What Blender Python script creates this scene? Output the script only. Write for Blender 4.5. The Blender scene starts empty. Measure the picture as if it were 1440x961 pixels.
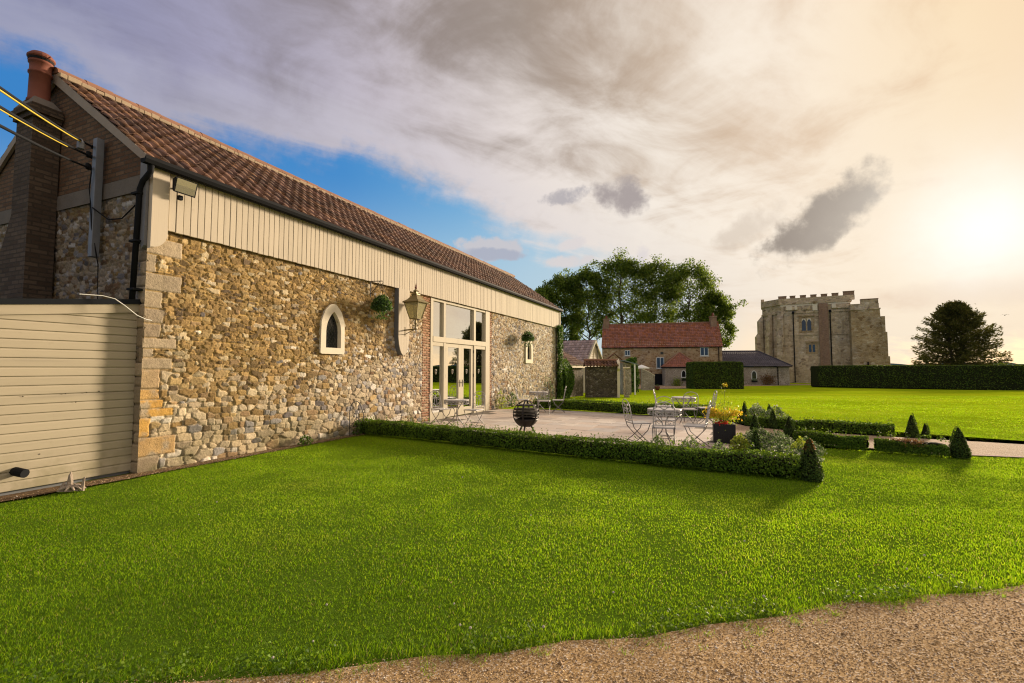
import bpy, bmesh, math, random
import numpy as np
from mathutils import Vector, Matrix

# ------------------------------------------------------------------ camera, light, sky
R = math.radians
S = bpy.context.scene
COL = S.collection
rng = np.random.default_rng(7)
random.seed(7)

S.cycles.pixel_filter_type = 'BLACKMAN_HARRIS'
S.cycles.filter_width = 1.15
cam_d = bpy.data.cameras.new("camera")
cam_d.sensor_width = 36.0
cam_d.lens = 671.75 / 1440 * 36.0
cam_d.clip_start = 0.05
cam_d.clip_end = 5000
cam = bpy.data.objects.new("camera", cam_d)
cam.location = (0, 0, 1.6)
cam.rotation_euler = (math.pi / 2 + 0.0565, 0, 0)
COL.objects.link(cam)
S.camera = cam
S.view_settings.view_transform = 'Standard'
S.view_settings.look = 'None'
S.view_settings.gamma = 1
S.view_settings.use_curve_mapping = False
EV = 1.55
S.view_settings.exposure = EV
SKY_GAIN = 1.0 / 2 ** EV
BACK_GAIN = 0.85

SUN_AZ, SUN_EL = 44.6, 11.4
sun_d = bpy.data.lights.new("sun", 'SUN')
sun_d.energy = 3.4
sun_d.angle = R(8.0)
sun_d.color = (1.0, 0.80, 0.58)
sun = bpy.data.objects.new("sun", sun_d)
sv = Vector((math.sin(R(SUN_AZ)) * math.cos(R(SUN_EL)), math.cos(R(SUN_AZ)) * math.cos(R(SUN_EL)), math.sin(R(SUN_EL))))
sun.rotation_euler = sv.to_track_quat('Z', 'Y').to_euler()
COL.objects.link(sun)


def srgb(r, g, b):
    f = lambda c: (c / 255 / 12.92) if c / 255 <= 0.04045 else ((c / 255 + 0.055) / 1.055) ** 2.4
    return (f(r), f(g), f(b), 1.0)


class NT:
    """small helper for writing node trees"""
    def __init__(self, tree):
        self.t = tree
        self.n = tree.nodes
        self.l = tree.links

    def node(self, kind, **kw):
        n = self.n.new(kind)
        for k, v in kw.items():
            setattr(n, k, v)
        return n

    def put(self, sock, v):
        if v is None:
            return
        if isinstance(v, bpy.types.NodeSocket):
            self.l.new(v, sock)
        elif isinstance(v, (tuple, list)):
            if sock.type == 'RGBA' and len(v) == 3:
                v = (*v, 1.0)
            if sock.type == 'VECTOR':
                v = v[:3]
            sock.default_value = v
        else:
            sock.default_value = v

    def m(self, op, a, b=None, c=None, clamp=False):
        n = self.node('ShaderNodeMath', operation=op, use_clamp=clamp)
        for i, v in enumerate((a, b, c)):
            self.put(n.inputs[i], v)
        return n.outputs[0]

    def vm(self, op, a, b=None):
        n = self.node('ShaderNodeVectorMath', operation=op)
        self.put(n.inputs[0], a)
        if b is not None:
            self.put(n.inputs[3] if op == 'SCALE' else n.inputs[1], b)
        return n.outputs['Value'] if op in ('DOT_PRODUCT', 'LENGTH', 'DISTANCE') else n.outputs[0]

    def mix(self, fac, a, b, blend='MIX'):
        n = self.node('ShaderNodeMix', data_type='RGBA', blend_type=blend)
        self.put(n.inputs[0], fac)
        self.put(n.inputs[6], a)
        self.put(n.inputs[7], b)
        return n.outputs[2]

    def ramp(self, fac, stops, interp='LINEAR'):
        n = self.node('ShaderNodeValToRGB')
        cr = n.color_ramp
        cr.interpolation = interp
        while len(cr.elements) < len(stops):
            cr.elements.new(0.5)
        for e, (p, c) in zip(cr.elements, stops):
            e.position = p
            e.color = c if isinstance(c, (tuple, list)) and len(c) == 4 else ((*c, 1) if isinstance(c, (tuple, list)) else (c, c, c, 1))
        self.put(n.inputs[0], fac)
        return n.outputs[0]

    def noise(self, vec, scale, detail=4, rough=0.55, dist=0.0, col=False):
        n = self.node('ShaderNodeTexNoise')
        self.put(n.inputs['Vector'], vec)
        n.inputs['Scale'].default_value = scale
        n.inputs['Detail'].default_value = detail
        n.inputs['Roughness'].default_value = rough
        n.inputs['Distortion'].default_value = dist
        return n.outputs['Color' if col else 'Fac']

    def vor(self, vec, scale, feature='F1', out='Distance', rnd=1.0):
        n = self.node('ShaderNodeTexVoronoi', feature=feature)
        self.put(n.inputs['Vector'], vec)
        n.inputs['Scale'].default_value = scale
        n.inputs['Randomness'].default_value = rnd
        return n.outputs[out]

    def sstep(self, x, lo, hi):
        n = self.node('ShaderNodeMapRange', interpolation_type='SMOOTHSTEP')
        self.put(n.inputs['Value'], x)
        self.put(n.inputs['From Min'], lo)
        self.put(n.inputs['From Max'], hi)
        return n.outputs[0]

    def mapv(self, vec, loc=(0, 0, 0), rot=(0, 0, 0), scale=(1, 1, 1)):
        n = self.node('ShaderNodeMapping')
        self.put(n.inputs['Vector'], vec)
        n.inputs['Location'].default_value = loc
        n.inputs['Rotation'].default_value = rot
        n.inputs['Scale'].default_value = scale
        return n.outputs[0]

    def xyz(self, vec):
        n = self.node('ShaderNodeSeparateXYZ')
        self.put(n.inputs[0], vec)
        return n.outputs[0], n.outputs[1], n.outputs[2]

    def comb(self, x, y, z):
        n = self.node('ShaderNodeCombineXYZ')
        for i, v in enumerate((x, y, z)):
            self.put(n.inputs[i], v)
        return n.outputs[0]


def build_world():
    w = bpy.data.worlds.new("World")
    S.world = w
    w.use_nodes = True
    N = NT(w.node_tree)
    N.n.clear()
    out = N.node('ShaderNodeOutputWorld')
    d = N.vm('NORMALIZE', N.node('ShaderNodeTexCoord').outputs['Generated'])
    x, y, z = N.xyz(d)
    az = N.m('MULTIPLY', N.m('ARCTAN2', x, y), 57.29578)
    el = N.m('MULTIPLY', N.m('ARCSINE', z), 57.29578)
    zz = N.m('ADD', N.m('MAXIMUM', z, 0.0), 0.10)
    plane = N.comb(N.m('DIVIDE', x, zz), N.m('DIVIDE', y, zz), 0.0)
    # streaks run towards the low sun
    st = N.mapv(N.mapv(plane, rot=(0, 0, R(52))), scale=(1.0, 0.32, 1.0))
    st = N.vm('ADD', st, N.vm('SCALE', N.vm('SUBTRACT', N.noise(st, 0.9, 3, col=True), (0.5, 0.5, 0.5)), 0.9))
    n1 = N.noise(st, 1.25, 7, 0.60)
    n2 = N.noise(st, 3.6, 7, 0.62)
    n3 = N.noise(d, 9.0, 6, 0.6)
    n4 = N.noise(d, 26.0, 5, 0.6)
    # clear sky: physical sky, tinted by a hazy band near the horizon
    sky = N.node('ShaderNodeTexSky', sky_type='NISHITA')
    sky.sun_disc = False
    sky.sun_elevation = R(SUN_EL)
    sky.sun_rotation = R(SUN_AZ)
    sky.air_density = 1.0
    sky.dust_density = 0.6
    sky.ozone_density = 2.0
    azn = N.m('DIVIDE', N.m('ADD', az, 180.0), 360.0)
    P = lambda a: (a + 180.0) / 360.0
    haze_c = N.ramp(azn, [(P(-60), srgb(120, 170, 215)), (P(-8), srgb(165, 200, 222)), (P(8), srgb(186, 208, 220)), (P(20), srgb(206, 210, 208)),
                          (P(28), srgb(238, 212, 188)), (P(46), srgb(246, 205, 160)), (P(75), srgb(222, 190, 160)), (P(140), srgb(150, 150, 165))])
    deep_c = N.ramp(azn, [(P(-60), srgb(48, 128, 202)), (P(-20), srgb(66, 140, 206)), (P(-6), srgb(104, 168, 216)), (P(4), srgb(156, 196, 224)), (P(22), srgb(190, 200, 206)), (P(46), srgb(240, 214, 180))])
    clear_t = N.mix(N.sstep(el, 9.0, 22.0), haze_c, deep_c)
    # cloud deck: lower edge as an elevation over azimuth
    E = N.ramp(azn, [(P(-150), 0.10), (P(-75), 0.45), (P(-52), 0.62), (P(-45), 0.60), (P(-36), 0.545), (P(-29), 0.565), (P(-20), 0.585), (P(-10), 0.525), (P(-2), 0.43), (P(4), 0.35),
                      (P(11), 0.30), (P(20), 0.245), (P(27), 0.13), (P(34), 0.02), (P(60), 0.02)])
    E = N.m('MULTIPLY', E, 40.0)
    edge = N.m('ADD', N.m('SUBTRACT', el, E), N.m('MULTIPLY', N.m('SUBTRACT', n3, 0.5), 4.5))
    edge = N.m('ADD', edge, N.m('MULTIPLY', N.m('SUBTRACT', n4, 0.5), 3.0))
    edge = N.m('ADD', edge, N.m('MULTIPLY', N.m('SUBTRACT', n2, 0.5), 7.0))
    cover = N.sstep(edge, -1.6, 2.6)
    base_c = N.ramp(azn, [(P(-110), srgb(176, 164, 160)), (P(-62), srgb(150, 150, 172)), (P(-48), srgb(136, 140, 176)), (P(-32), srgb(168, 165, 190)), (P(-16), srgb(196, 188, 198)), (P(0), srgb(230, 220, 216)),
                           (P(16), srgb(246, 236, 224)), (P(30), srgb(252, 238, 220)), (P(44), srgb(252, 226, 188)), (P(58), srgb(244, 206, 162)), (P(95), srgb(214, 194, 176)), (P(150), srgb(184, 172, 164))])
    dark_c = N.ramp(azn, [(P(-110), srgb(146, 136, 134)), (P(-60), srgb(118, 118, 140)), (P(-46), srgb(110, 112, 142)), (P(-30), srgb(140, 134, 146)), (P(-14), srgb(144, 132, 128)), (P(0), srgb(154, 140, 130)), (P(12), srgb(172, 150, 130)),
                           (P(28), srgb(204, 172, 140)), (P(48), srgb(222, 176, 130)), (P(95), srgb(176, 158, 144)), (P(150), srgb(150, 140, 134))])
    hi = N.sstep(el, 18.0, 36.0)
    n5 = N.noise(N.mapv(plane, loc=(3.1, 1.7, 0)), 2.3, 8, 0.62, 0.6)
    dk = N.m('ADD', N.m('MULTIPLY', N.m('SUBTRACT', n1, 0.5), 2.6), N.m('MULTIPLY', N.m('SUBTRACT', n5, 0.5), 3.0))
    dk = N.m('ADD', dk, N.m('MULTIPLY', N.m('SUBTRACT', n2, 0.5), 1.4))
    dk = N.m('ADD', dk, N.m('ADD', N.m('MULTIPLY', hi, 0.62), -0.10))
    dk = N.m('MULTIPLY', N.sstep(dk, -0.25, 1.35), 0.95)
    dk = N.m('MULTIPLY', dk, N.m('SUBTRACT', 1.0, N.m('MULTIPLY', N.sstep(az, 5.0, 30.0), 0.15)))
    cloud = N.mix(dk, base_c, dark_c)
    # thin bright lining along the cloud edge
    lin = N.m('MULTIPLY', N.sstep(edge, -1.0, 2.2), N.m('SUBTRACT', 1.0, N.sstep(edge, 2.0, 8.0)))
    cloud = N.mix(N.m('MULTIPLY', lin, 0.55), cloud, N.ramp(azn, [(P(-50), srgb(168, 170, 190)), (P(-10), srgb(212, 206, 212)), (P(20), srgb(236, 226, 216)), (P(50), srgb(252, 230, 196))]))
    col = N.mix(cover, clear_t, cloud)

    def blob(col, a0, e0, ra, re, tilt, c, soft, amp, wob=1.0, strength=1.0):
        da, de = N.m('SUBTRACT', az, a0), N.m('SUBTRACT', el, e0)
        ct, s_ = math.cos(R(tilt)), math.sin(R(tilt))
        u = N.m('DIVIDE', N.m('ADD', N.m('MULTIPLY', da, ct), N.m('MULTIPLY', de, s_)), ra)
        v = N.m('DIVIDE', N.m('SUBTRACT', N.m('MULTIPLY', de, ct), N.m('MULTIPLY', da, s_)), re)
        r2 = N.m('ADD', N.m('MULTIPLY', u, u), N.m('MULTIPLY', v, v))
        r2 = N.m('ADD', r2, N.m('MULTIPLY', N.m('SUBTRACT', n3, 0.5), amp * 1.5))
        r2 = N.m('ADD', r2, N.m('MULTIPLY', N.m('SUBTRACT', n4, 0.5), amp * wob * 1.9))
        f = N.m('MULTIPLY', N.m('SUBTRACT', 1.0, N.sstep(r2, 1.0 - soft, 1.0 + soft)), strength)
        return N.mix(f, col, c)

    dkc = srgb(134, 122, 114)
    col = blob(col, 33.6, 15.1, 5.2, 2.3, 32, dkc, 0.8, 1.8)
    col = blob(col, 31.4, 12.9, 3.4, 1.1, 8, dkc, 0.9, 1.8)
    col = blob(col, 27.0, 15.0, 3.2, 1.3, 24, srgb(206, 190, 174), 1.0, 2.2, 1.0, 0.6)
    col = blob(col, 13.0, 19.6, 2.8, 1.6, -15, srgb(172, 162, 160), 1.0, 2.4)
    col = blob(col, 6.5, 20.0, 2.4, 0.8, 10, srgb(186, 180, 182), 0.9, 3.2)
    col = blob(col, -2.6, 14.3, 4.2, 1.1, -3, srgb(204, 200, 204), 0.6, 2.2)
    col = blob(col, -2.2, 13.6, 3.6, 0.6, -3, srgb(176, 178, 192), 0.7, 2.0)
    col = blob(col, 6.2, 12.6, 3.4, 0.7, 3, srgb(220, 212, 210), 0.7, 2.4)
    col = blob(col, 7.4, 14.6, 1.8, 0.6, 10, srgb(224, 216, 214), 0.7, 2.4)
    col = blob(col, 15.6, 13.4, 0.8, 1.3, 12, srgb(226, 218, 216), 0.7, 2.0)
    col = blob(col, 44.0, 6.5, 9.0, 1.2, 0, srgb(214, 176, 144), 0.9, 2.4, 0.4, 0.5)
    # glow round the veiled sun
    sd = (math.sin(R(45.2)) * math.cos(R(12.0)), math.cos(R(45.2)) * math.cos(R(12.0)), math.sin(R(12.0)))
    ang = N.m('MULTIPLY', N.m('ARCCOSINE', N.m('MINIMUM', N.vm('DOT_PRODUCT', d, sd), 0.99999)), 57.29578)
    ang = N.m('ADD', ang, N.m('MULTIPLY', N.m('SUBTRACT', n3, 0.5), 4.0))
    g1 = N.m('POWER', 2.718, N.m('MULTIPLY', N.m('MULTIPLY', ang, ang), -1.0 / 24.0))
    g2 = N.m('POWER', 2.718, N.m('MULTIPLY', N.m('MULTIPLY', ang, ang), -1.0 / 190.0))
    col = N.mix(N.m('MULTIPLY', g2, 0.55), col, (1.0, 0.90, 0.76))
    col = N.mix(g1, col, (1.12, 1.08, 1.0))
    # added fill: cloud out of view overhead and behind, brightened to light shaded sides
    back = N.sstep(N.m('ABSOLUTE', az), 62.0, 120.0)
    over = N.sstep(el, 38.0, 62.0)
    lit = N.m('MAXIMUM', N.m('MULTIPLY', back, N.sstep(el, -4.0, 10.0)), over)
    col = N.vm('SCALE', col, N.m('ADD', 1.0, N.m('MULTIPLY', lit, BACK_GAIN)))
    # two backgrounds: the physical sky shows in the clear part, veiled by thin cloud
    bg1 = N.node('ShaderNodeBackground')
    N.put(bg1.inputs[0], sky.outputs[0])
    bg1.inputs[1].default_value = 0.05
    bg2 = N.node('ShaderNodeBackground')
    N.put(bg2.inputs[0], col)
    bg2.inputs[1].default_value = SKY_GAIN
    mx = N.node('ShaderNodeMixShader')
    N.put(mx.inputs[0], N.m('ADD', 0.90, N.m('MULTIPLY', cover, 0.10)))
    N.l.new(bg1.outputs[0], mx.inputs[1])
    N.l.new(bg2.outputs[0], mx.inputs[2])
    N.l.new(mx.outputs[0], out.inputs[0])


build_world()

# ------------------------------------------------------------------ materials
def mat(name):
    m = bpy.data.materials.new(name)
    m.use_nodes = True
    N = NT(m.node_tree)
    N.bsdf = N.n['Principled BSDF']
    N.out = N.n['Material Output']
    return m, N


def setp(N, col=None, rough=None, spec=None, metal=None, normal=None):
    b = N.bsdf.inputs
    N.put(b['Base Color'], col)
    N.put(b['Roughness'], rough)
    N.put(b['Specular IOR Level'], spec)
    N.put(b['Metallic'], metal)
    N.put(b['Normal'], normal)


def bump(N, h, strength=0.5, dist=0.02, normal=None):
    n = N.node('ShaderNodeBump')
    n.inputs['Strength'].default_value = strength
    n.inputs['Distance'].default_value = dist
    N.put(n.inputs['Height'], h)
    if normal is not None:
        N.put(n.inputs['Normal'], normal)
    return n.outputs[0]


def tc(N, which='Object'):
    return N.node('ShaderNodeTexCoord').outputs[which]


def attr(N, name, out='Color'):
    return N.node('ShaderNodeAttribute', attribute_name=name).outputs[out]


def island(N):
    return N.node('ShaderNodeNewGeometry').outputs['Random Per Island']


def objrand(N):
    return N.node('ShaderNodeObjectInfo').outputs['Random']


def hsv(N, col, h=0.5, s=1.0, v=1.0):
    n = N.node('ShaderNodeHueSaturation')
    N.put(n.inputs['Color'], col)
    N.put(n.inputs['Hue'], h)
    N.put(n.inputs['Saturation'], s)
    N.put(n.inputs['Value'], v)
    return n.outputs[0]


def leaf_mat(name, c1, c2, c3=None, trans=0.4, rough=0.5, spec=0.3, tcol=None):
    m, N = mat(name)
    r = island(N)
    stops = [(0.0, c1), (0.6, c2)] + ([(1.0, c3)] if c3 else [])
    c = N.ramp(r, stops)
    n = N.noise(tc(N), 1.3, 3)
    c = hsv(N, c, N.m('ADD', 0.485, N.m('MULTIPLY', n, 0.03)), 1.0, N.m('ADD', 0.6, N.m('MULTIPLY', n, 0.8)))
    setp(N, c, rough, spec)
    tr = N.node('ShaderNodeBsdfTranslucent')
    N.put(tr.inputs[0], hsv(N, c, 0.485, 1.05, 1.5) if tcol is None else tcol)
    mx = N.node('ShaderNodeMixShader')
    mx.inputs[0].default_value = trans
    N.l.new(N.bsdf.outputs[0], mx.inputs[1])
    N.l.new(tr.outputs[0], mx.inputs[2])
    N.l.new(mx.outputs[0], N.out.inputs[0])
    return m


def plain(name, col, rough=0.6, spec=0.4, metal=0.0, var=0.15, scale=6.0, bmp=0.15, bdist=0.004):
    m, N = mat(name)
    t = tc(N)
    n = N.noise(t, scale, 6, 0.6)
    n2 = N.noise(t, scale * 9, 4, 0.6)
    c = hsv(N, col, 0.5, 1.0, N.m('ADD', 1.0 - var, N.m('MULTIPLY', n, 2 * var)))
    setp(N, c, N.m('ADD', rough - 0.08, N.m('MULTIPLY', n2, 0.16)), spec, metal, bump(N, n2, bmp, bdist))
    return m


M = {}


def make_materials():
    # grass
    m, N = mat("grass_blade")
    r = island(N)
    geo = N.node('ShaderNodeNewGeometry')
    n = N.noise(geo.outputs['Position'], 0.55, 4, 0.6)
    n2 = N.noise(geo.outputs['Position'], 2.6, 3, 0.6)
    c = N.ramp(r, [(0.0, (0.070, 0.170, 0.004)), (0.40, (0.180, 0.340, 0.005)), (0.80, (0.280, 0.445, 0.008)), (0.95, (0.36, 0.43, 0.02)), (0.975, (0.30, 0.25, 0.09)), (1.0, (0.36, 0.29, 0.13))])
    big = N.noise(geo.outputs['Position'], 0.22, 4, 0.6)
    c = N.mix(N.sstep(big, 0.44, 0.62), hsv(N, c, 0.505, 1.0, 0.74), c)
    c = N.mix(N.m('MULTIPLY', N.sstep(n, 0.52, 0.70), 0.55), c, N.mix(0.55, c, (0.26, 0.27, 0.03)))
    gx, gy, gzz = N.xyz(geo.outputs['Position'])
    fore_shade = N.m('SUBTRACT', 1.0, N.sstep(N.m('ADD', gy, N.m('ADD', N.m('MULTIPLY', n, 1.6), N.m('MULTIPLY', gx, 0.28))), 2.6, 7.2))
    c = N.mix(N.m('MULTIPLY', fore_shade, 0.65), c, hsv(N, c, 0.512, 1.0, 0.46))  # darkens the near lawn: foreground shade put into the blade colour
    c = hsv(N, c, 0.5, 1.0, N.m('ADD', 0.84, N.m('MULTIPLY', n2, 0.7)))
    setp(N, c, 0.6, 0.12)
    tr = N.node('ShaderNodeBsdfTranslucent')
    N.put(tr.inputs[0], hsv(N, c, 0.49, 1.0, 1.7))
    mx = N.node('ShaderNodeMixShader')
    mx.inputs[0].default_value = 0.5
    N.l.new(N.bsdf.outputs[0], mx.inputs[1])
    N.l.new(tr.outputs[0], mx.inputs[2])
    N.l.new(mx.outputs[0], N.out.inputs[0])
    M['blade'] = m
    # lawn surface under and beyond the modelled blades
    m, N = mat("lawn_surface")
    pos = N.node('ShaderNodeNewGeometry').outputs['Position']
    n1 = N.noise(pos, 0.16, 5, 0.6)
    n2 = N.noise(N.mapv(pos, rot=(0, 0, R(25)), scale=(0.5, 1.6, 1)), 0.9, 5, 0.65)
    n3 = N.noise(pos, 14.0, 5, 0.7)
    n4 = N.noise(pos, 70.0, 3, 0.7)
    c = N.mix(N.sstep(n1, 0.35, 0.65), (0.225, 0.335, 0.006), (0.315, 0.395, 0.010))
    c = N.mix(N.m('MULTIPLY', N.sstep(n2, 0.52, 0.75), 0.45), c, (0.27, 0.30, 0.03))
    c = hsv(N, c, 0.5, 1.0, N.m('ADD', 0.45, N.m('ADD', N.m('MULTIPLY', n3, 0.7), N.m('MULTIPLY', n4, 0.4))))
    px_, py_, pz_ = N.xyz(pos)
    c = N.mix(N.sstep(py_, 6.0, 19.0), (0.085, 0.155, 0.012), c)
    h = N.m('ADD', N.m('MULTIPLY', n3, 0.6), N.m('MULTIPLY', n4, 0.4))
    setp(N, c, 1.0, 0.0, None, bump(N, h, 1.0, 0.09))
    M['lawn'] = m
    # gravel
    for nm, a, b, d in (("gravel", (0.29, 0.19, 0.083), (0.41, 0.285, 0.14), (0.16, 0.10, 0.045)), ("path_gravel", (0.25, 0.175, 0.105), (0.36, 0.27, 0.175), (0.17, 0.12, 0.07))):
        m, N = mat(nm)
        pos = N.node('ShaderNodeNewGeometry').outputs['Position']
        v = N.vor(pos, 120.0, 'F1', 'Color')
        dd = N.vor(pos, 120.0, 'F1', 'Distance')
        x, y, z = N.xyz(v)
        c = N.ramp(x, [(0.0, d), (0.4, a), (0.8, b), (1.0, (0.5, 0.44, 0.36))])
        n = N.noise(pos, 1.1, 5, 0.6)
        c = hsv(N, c, 0.5, 1.0, N.m('ADD', 0.65, N.m('MULTIPLY', n, 0.7)))
        setp(N, c, 0.95, 0.05, None, bump(N, N.m('SUBTRACT', 1.0, dd), 0.4, 0.004))
        M[nm] = m
    m, N = mat("pebble")
    c = N.ramp(island(N), [(0.0, (0.12, 0.075, 0.036)), (0.3, (0.28, 0.18, 0.08)), (0.65, (0.39, 0.265, 0.125)), (0.9, (0.50, 0.38, 0.22)), (1.0, (0.58, 0.54, 0.48))])
    setp(N, c, 0.7, 0.3)
    M['pebble'] = m
    # soil
    m, N = mat("soil")
    t = tc(N)
    n = N.noise(t, 22.0, 6, 0.7)
    c = N.ramp(n, [(0.3, (0.045, 0.03, 0.018)), (0.55, (0.12, 0.08, 0.045)), (0.75, (0.26, 0.19, 0.11))])
    setp(N, c, 0.95, 0.1, None, bump(N, n, 1.0, 0.03))
    M['soil'] = m
    # flagstones
    m, N = mat("flagstone")
    r = island(N)
    t = tc(N)
    n = N.noise(t, 2.4, 6, 0.6)
    n2 = N.noise(t, 24, 5, 0.65)
    c = N.ramp(r, [(0.0, (0.34, 0.295, 0.265)), (0.25, (0.48, 0.40, 0.335)), (0.5, (0.40, 0.375, 0.355)), (0.75, (0.55, 0.50, 0.44)), (1.0, (0.42, 0.325, 0.255))])
    c = N.mix(N.m('MULTIPLY', n, 0.35), c, (0.43, 0.365, 0.32))
    c = hsv(N, c, 0.5, 1.0, N.m('ADD', 0.72, N.m('MULTIPLY', n2, 0.45)))
    setp(N, c, 0.62, 0.35, None, bump(N, n2, 0.35, 0.01))
    M['flag'] = m
    M['joint'] = plain("patio_joint", (0.12, 0.105, 0.085), 0.9, 0.1)
    # rubble wall with the stones modelled; colour per stone in an attribute
    m, N = mat("rubble_stone")
    c = attr(N, 'stone')
    t = tc(N)
    n = N.noise(t, 26.0, 6, 0.65)
    n2 = N.noise(t, 90.0, 4, 0.7)
    n3 = N.noise(t, 3.0, 4, 0.6)
    c = hsv(N, c, N.m('ADD', 0.49, N.m('MULTIPLY', n3, 0.02)), 1.0, N.m('ADD', 0.66, N.m('MULTIPLY', n, 0.68)))
    c = N.mix(N.m('MULTIPLY', N.sstep(n2, 0.56, 0.72), 0.28), c, (0.50, 0.46, 0.38))
    c = N.mix(N.m('MULTIPLY', N.sstep(N.noise(t, 41.0, 3, 0.6), 0.58, 0.70), 0.22), c, (0.09, 0.065, 0.04))
    h = N.m('ADD', N.m('MULTIPLY', n, 0.7), N.m('MULTIPLY', n2, 0.3))
    setp(N, c, 0.92, 0.15, None, bump(N, h, 0.8, 0.022))
    M['rubble'] = m
    # distant rubble walls
    def rubble2(nm, cols, mortar, sc=(3.4, 3.4, 5.2), val=1.0):
        m, N = mat(nm)
        t = tc(N)
        tw = N.vm('ADD', t, N.vm('SCALE', N.noise(t, 2.2, 3, col=True), 0.35))
        tv = N.mapv(tw, scale=sc)
        x, y, z = N.xyz(N.vor(tv, 1.0, 'F1', 'Color'))
        e = N.vor(tv, 1.0, 'DISTANCE_TO_EDGE', 'Distance')
        c = N.ramp(x, [(i / (len(cols) - 1), q) for i, q in enumerate(cols)])
        n = N.noise(t, 0.45, 5, 0.65)
        n2 = N.noise(t, 9.0, 5, 0.7)
        c = N.mix(N.sstep(e, 0.02, 0.13), mortar, c)
        pz = N.noise(N.mapv(t, scale=(1.0, 1.0, 0.35)), 0.9, 5, 0.65)
        c = N.mix(N.m('MULTIPLY', N.sstep(pz, 0.50, 0.68), 0.55), c, hsv(N, c, 0.49, 1.15, 0.48))
        c = N.mix(N.m('MULTIPLY', N.sstep(N.noise(t, 0.33, 4, 0.6), 0.50, 0.66), 0.45), c, hsv(N, c, 0.5, 0.55, 1.15))
        c = hsv(N, c, 0.5, N.m('ADD', 0.8, N.m('MULTIPLY', n2, 0.4)), N.m('MULTIPLY', val, N.m('ADD', 0.05, N.m('ADD', N.m('MULTIPLY', n, 1.1), N.m('MULTIPLY', n2, 0.8)))))
        setp(N, c, 0.95, 0.1, None, bump(N, N.m('ADD', N.m('MINIMUM', e, 0.25), N.m('MULTIPLY', n2, 0.2)), 1.0, 0.12))
        return m
    M['rub_farm'] = rubble2("farm_stone", [(0.16, 0.095, 0.05), (0.30, 0.20, 0.105), (0.38, 0.295, 0.19), (0.24, 0.145, 0.07), (0.44, 0.365, 0.26)], (0.36, 0.27, 0.165), (2.4, 2.4, 4.0))
    M['rub_tower'] = rubble2("tower_stone", [(0.28, 0.225, 0.15), (0.46, 0.375, 0.255), (0.36, 0.29, 0.19), (0.54, 0.45, 0.32), (0.21, 0.155, 0.10)], (0.43, 0.345, 0.23), (1.7, 1.7, 2.6))
    M['rub_brown'] = rubble2("turret_stone", [(0.19, 0.125, 0.06), (0.36, 0.28, 0.17), (0.26, 0.185, 0.095), (0.43, 0.36, 0.25)], (0.33, 0.255, 0.15), (1.9, 1.9, 3.0))
    M['rub_pale'] = rubble2("garden_wall_stone", [(0.20, 0.17, 0.13), (0.36, 0.32, 0.26), (0.28, 0.24, 0.19), (0.46, 0.42, 0.36)], (0.34, 0.30, 0.24), (6, 6, 8))
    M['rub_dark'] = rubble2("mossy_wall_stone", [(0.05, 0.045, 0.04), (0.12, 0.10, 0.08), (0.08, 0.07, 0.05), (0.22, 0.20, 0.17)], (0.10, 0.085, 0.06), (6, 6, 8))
    # brick
    def brick(nm, c1, c2, mo, msize=0.012):
        m, N = mat(nm)
        uv = tc(N, 'UV')
        b = N.node('ShaderNodeTexBrick')
        b.offset = 0.5
        N.put(b.inputs['Vector'], N.vm('ADD', uv, N.vm('SCALE', N.noise(uv, 5.0, 3, col=True), 0.012)))
        for k, v in (('Color1', c1), ('Color2', c2), ('Mortar', mo)):
            N.put(b.inputs[k], v)
        b.inputs['Scale'].default_value = 1.0
        b.inputs['Brick Width'].default_value = 0.235
        b.inputs['Row Height'].default_value = 0.078
        b.inputs['Mortar Size'].default_value = msize
        b.inputs['Mortar Smooth'].default_value = 0.25
        b.inputs['Bias'].default_value = -0.1
        n = N.noise(uv, 1.4, 5, 0.6)
        n2 = N.noise(uv, 40, 4, 0.6)
        c = hsv(N, b.outputs['Color'], 0.5, 1.0, N.m('ADD', 0.45, N.m('ADD', N.m('MULTIPLY', n, 0.7), N.m('MULTIPLY', n2, 0.4))))
        h = N.m('ADD', N.m('MULTIPLY', N.m('SUBTRACT', 1.0, b.outputs['Fac']), 1.0), N.m('MULTIPLY', n2, 0.4))
        setp(N, c, 0.9, 0.15, None, bump(N, h, 1.0, 0.02))
        return m
    M['brick'] = brick("gable_brick", (0.105, 0.06, 0.036), (0.165, 0.105, 0.065), (0.085, 0.066, 0.048))
    M['brick_stack'] = brick("chimney_brick", (0.062, 0.045, 0.033), (0.105, 0.079, 0.058), (0.055, 0.045, 0.035))
    M['brick_red'] = brick("red_brick", (0.20, 0.105, 0.068), (0.33, 0.20, 0.135), (0.33, 0.27, 0.20), 0.014)
    # pantiles with tint per tile
    def tiles(nm, base, spread=1.0, lich=0.3):
        m, N = mat(nm)
        a = attr(N, 'tint')
        t = tc(N)
        x, y, z = N.xyz(a)
        n = N.noise(t, 5.0, 6, 0.65)
        n2 = N.noise(t, 45.0, 4, 0.65)
        n3 = N.noise(t, 0.7, 4, 0.6)
        c = hsv(N, base, N.m('ADD', 0.49, N.m('MULTIPLY', y, 0.022)), N.m('ADD', 0.8, N.m('MULTIPLY', y, 0.3)),
                N.m('ADD', 1.0 - 0.5 * spread, N.m('MULTIPLY', x, spread)))
        c = hsv(N, c, 0.5, 1.0, N.m('ADD', 0.45, N.m('ADD', N.m('MULTIPLY', n, 0.6), N.m('MULTIPLY', n3, 0.5))))
        c = N.mix(N.m('MULTIPLY', N.sstep(n2, 0.58, 0.75), lich), c, (0.30, 0.24, 0.16))
        setp(N, c, 0.8, 0.25, None, bump(N, n2, 0.4, 0.01))
        return m
    M['pantile'] = tiles("barn_pantile", (0.112, 0.056, 0.035), 1.2, 0.30)
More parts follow.
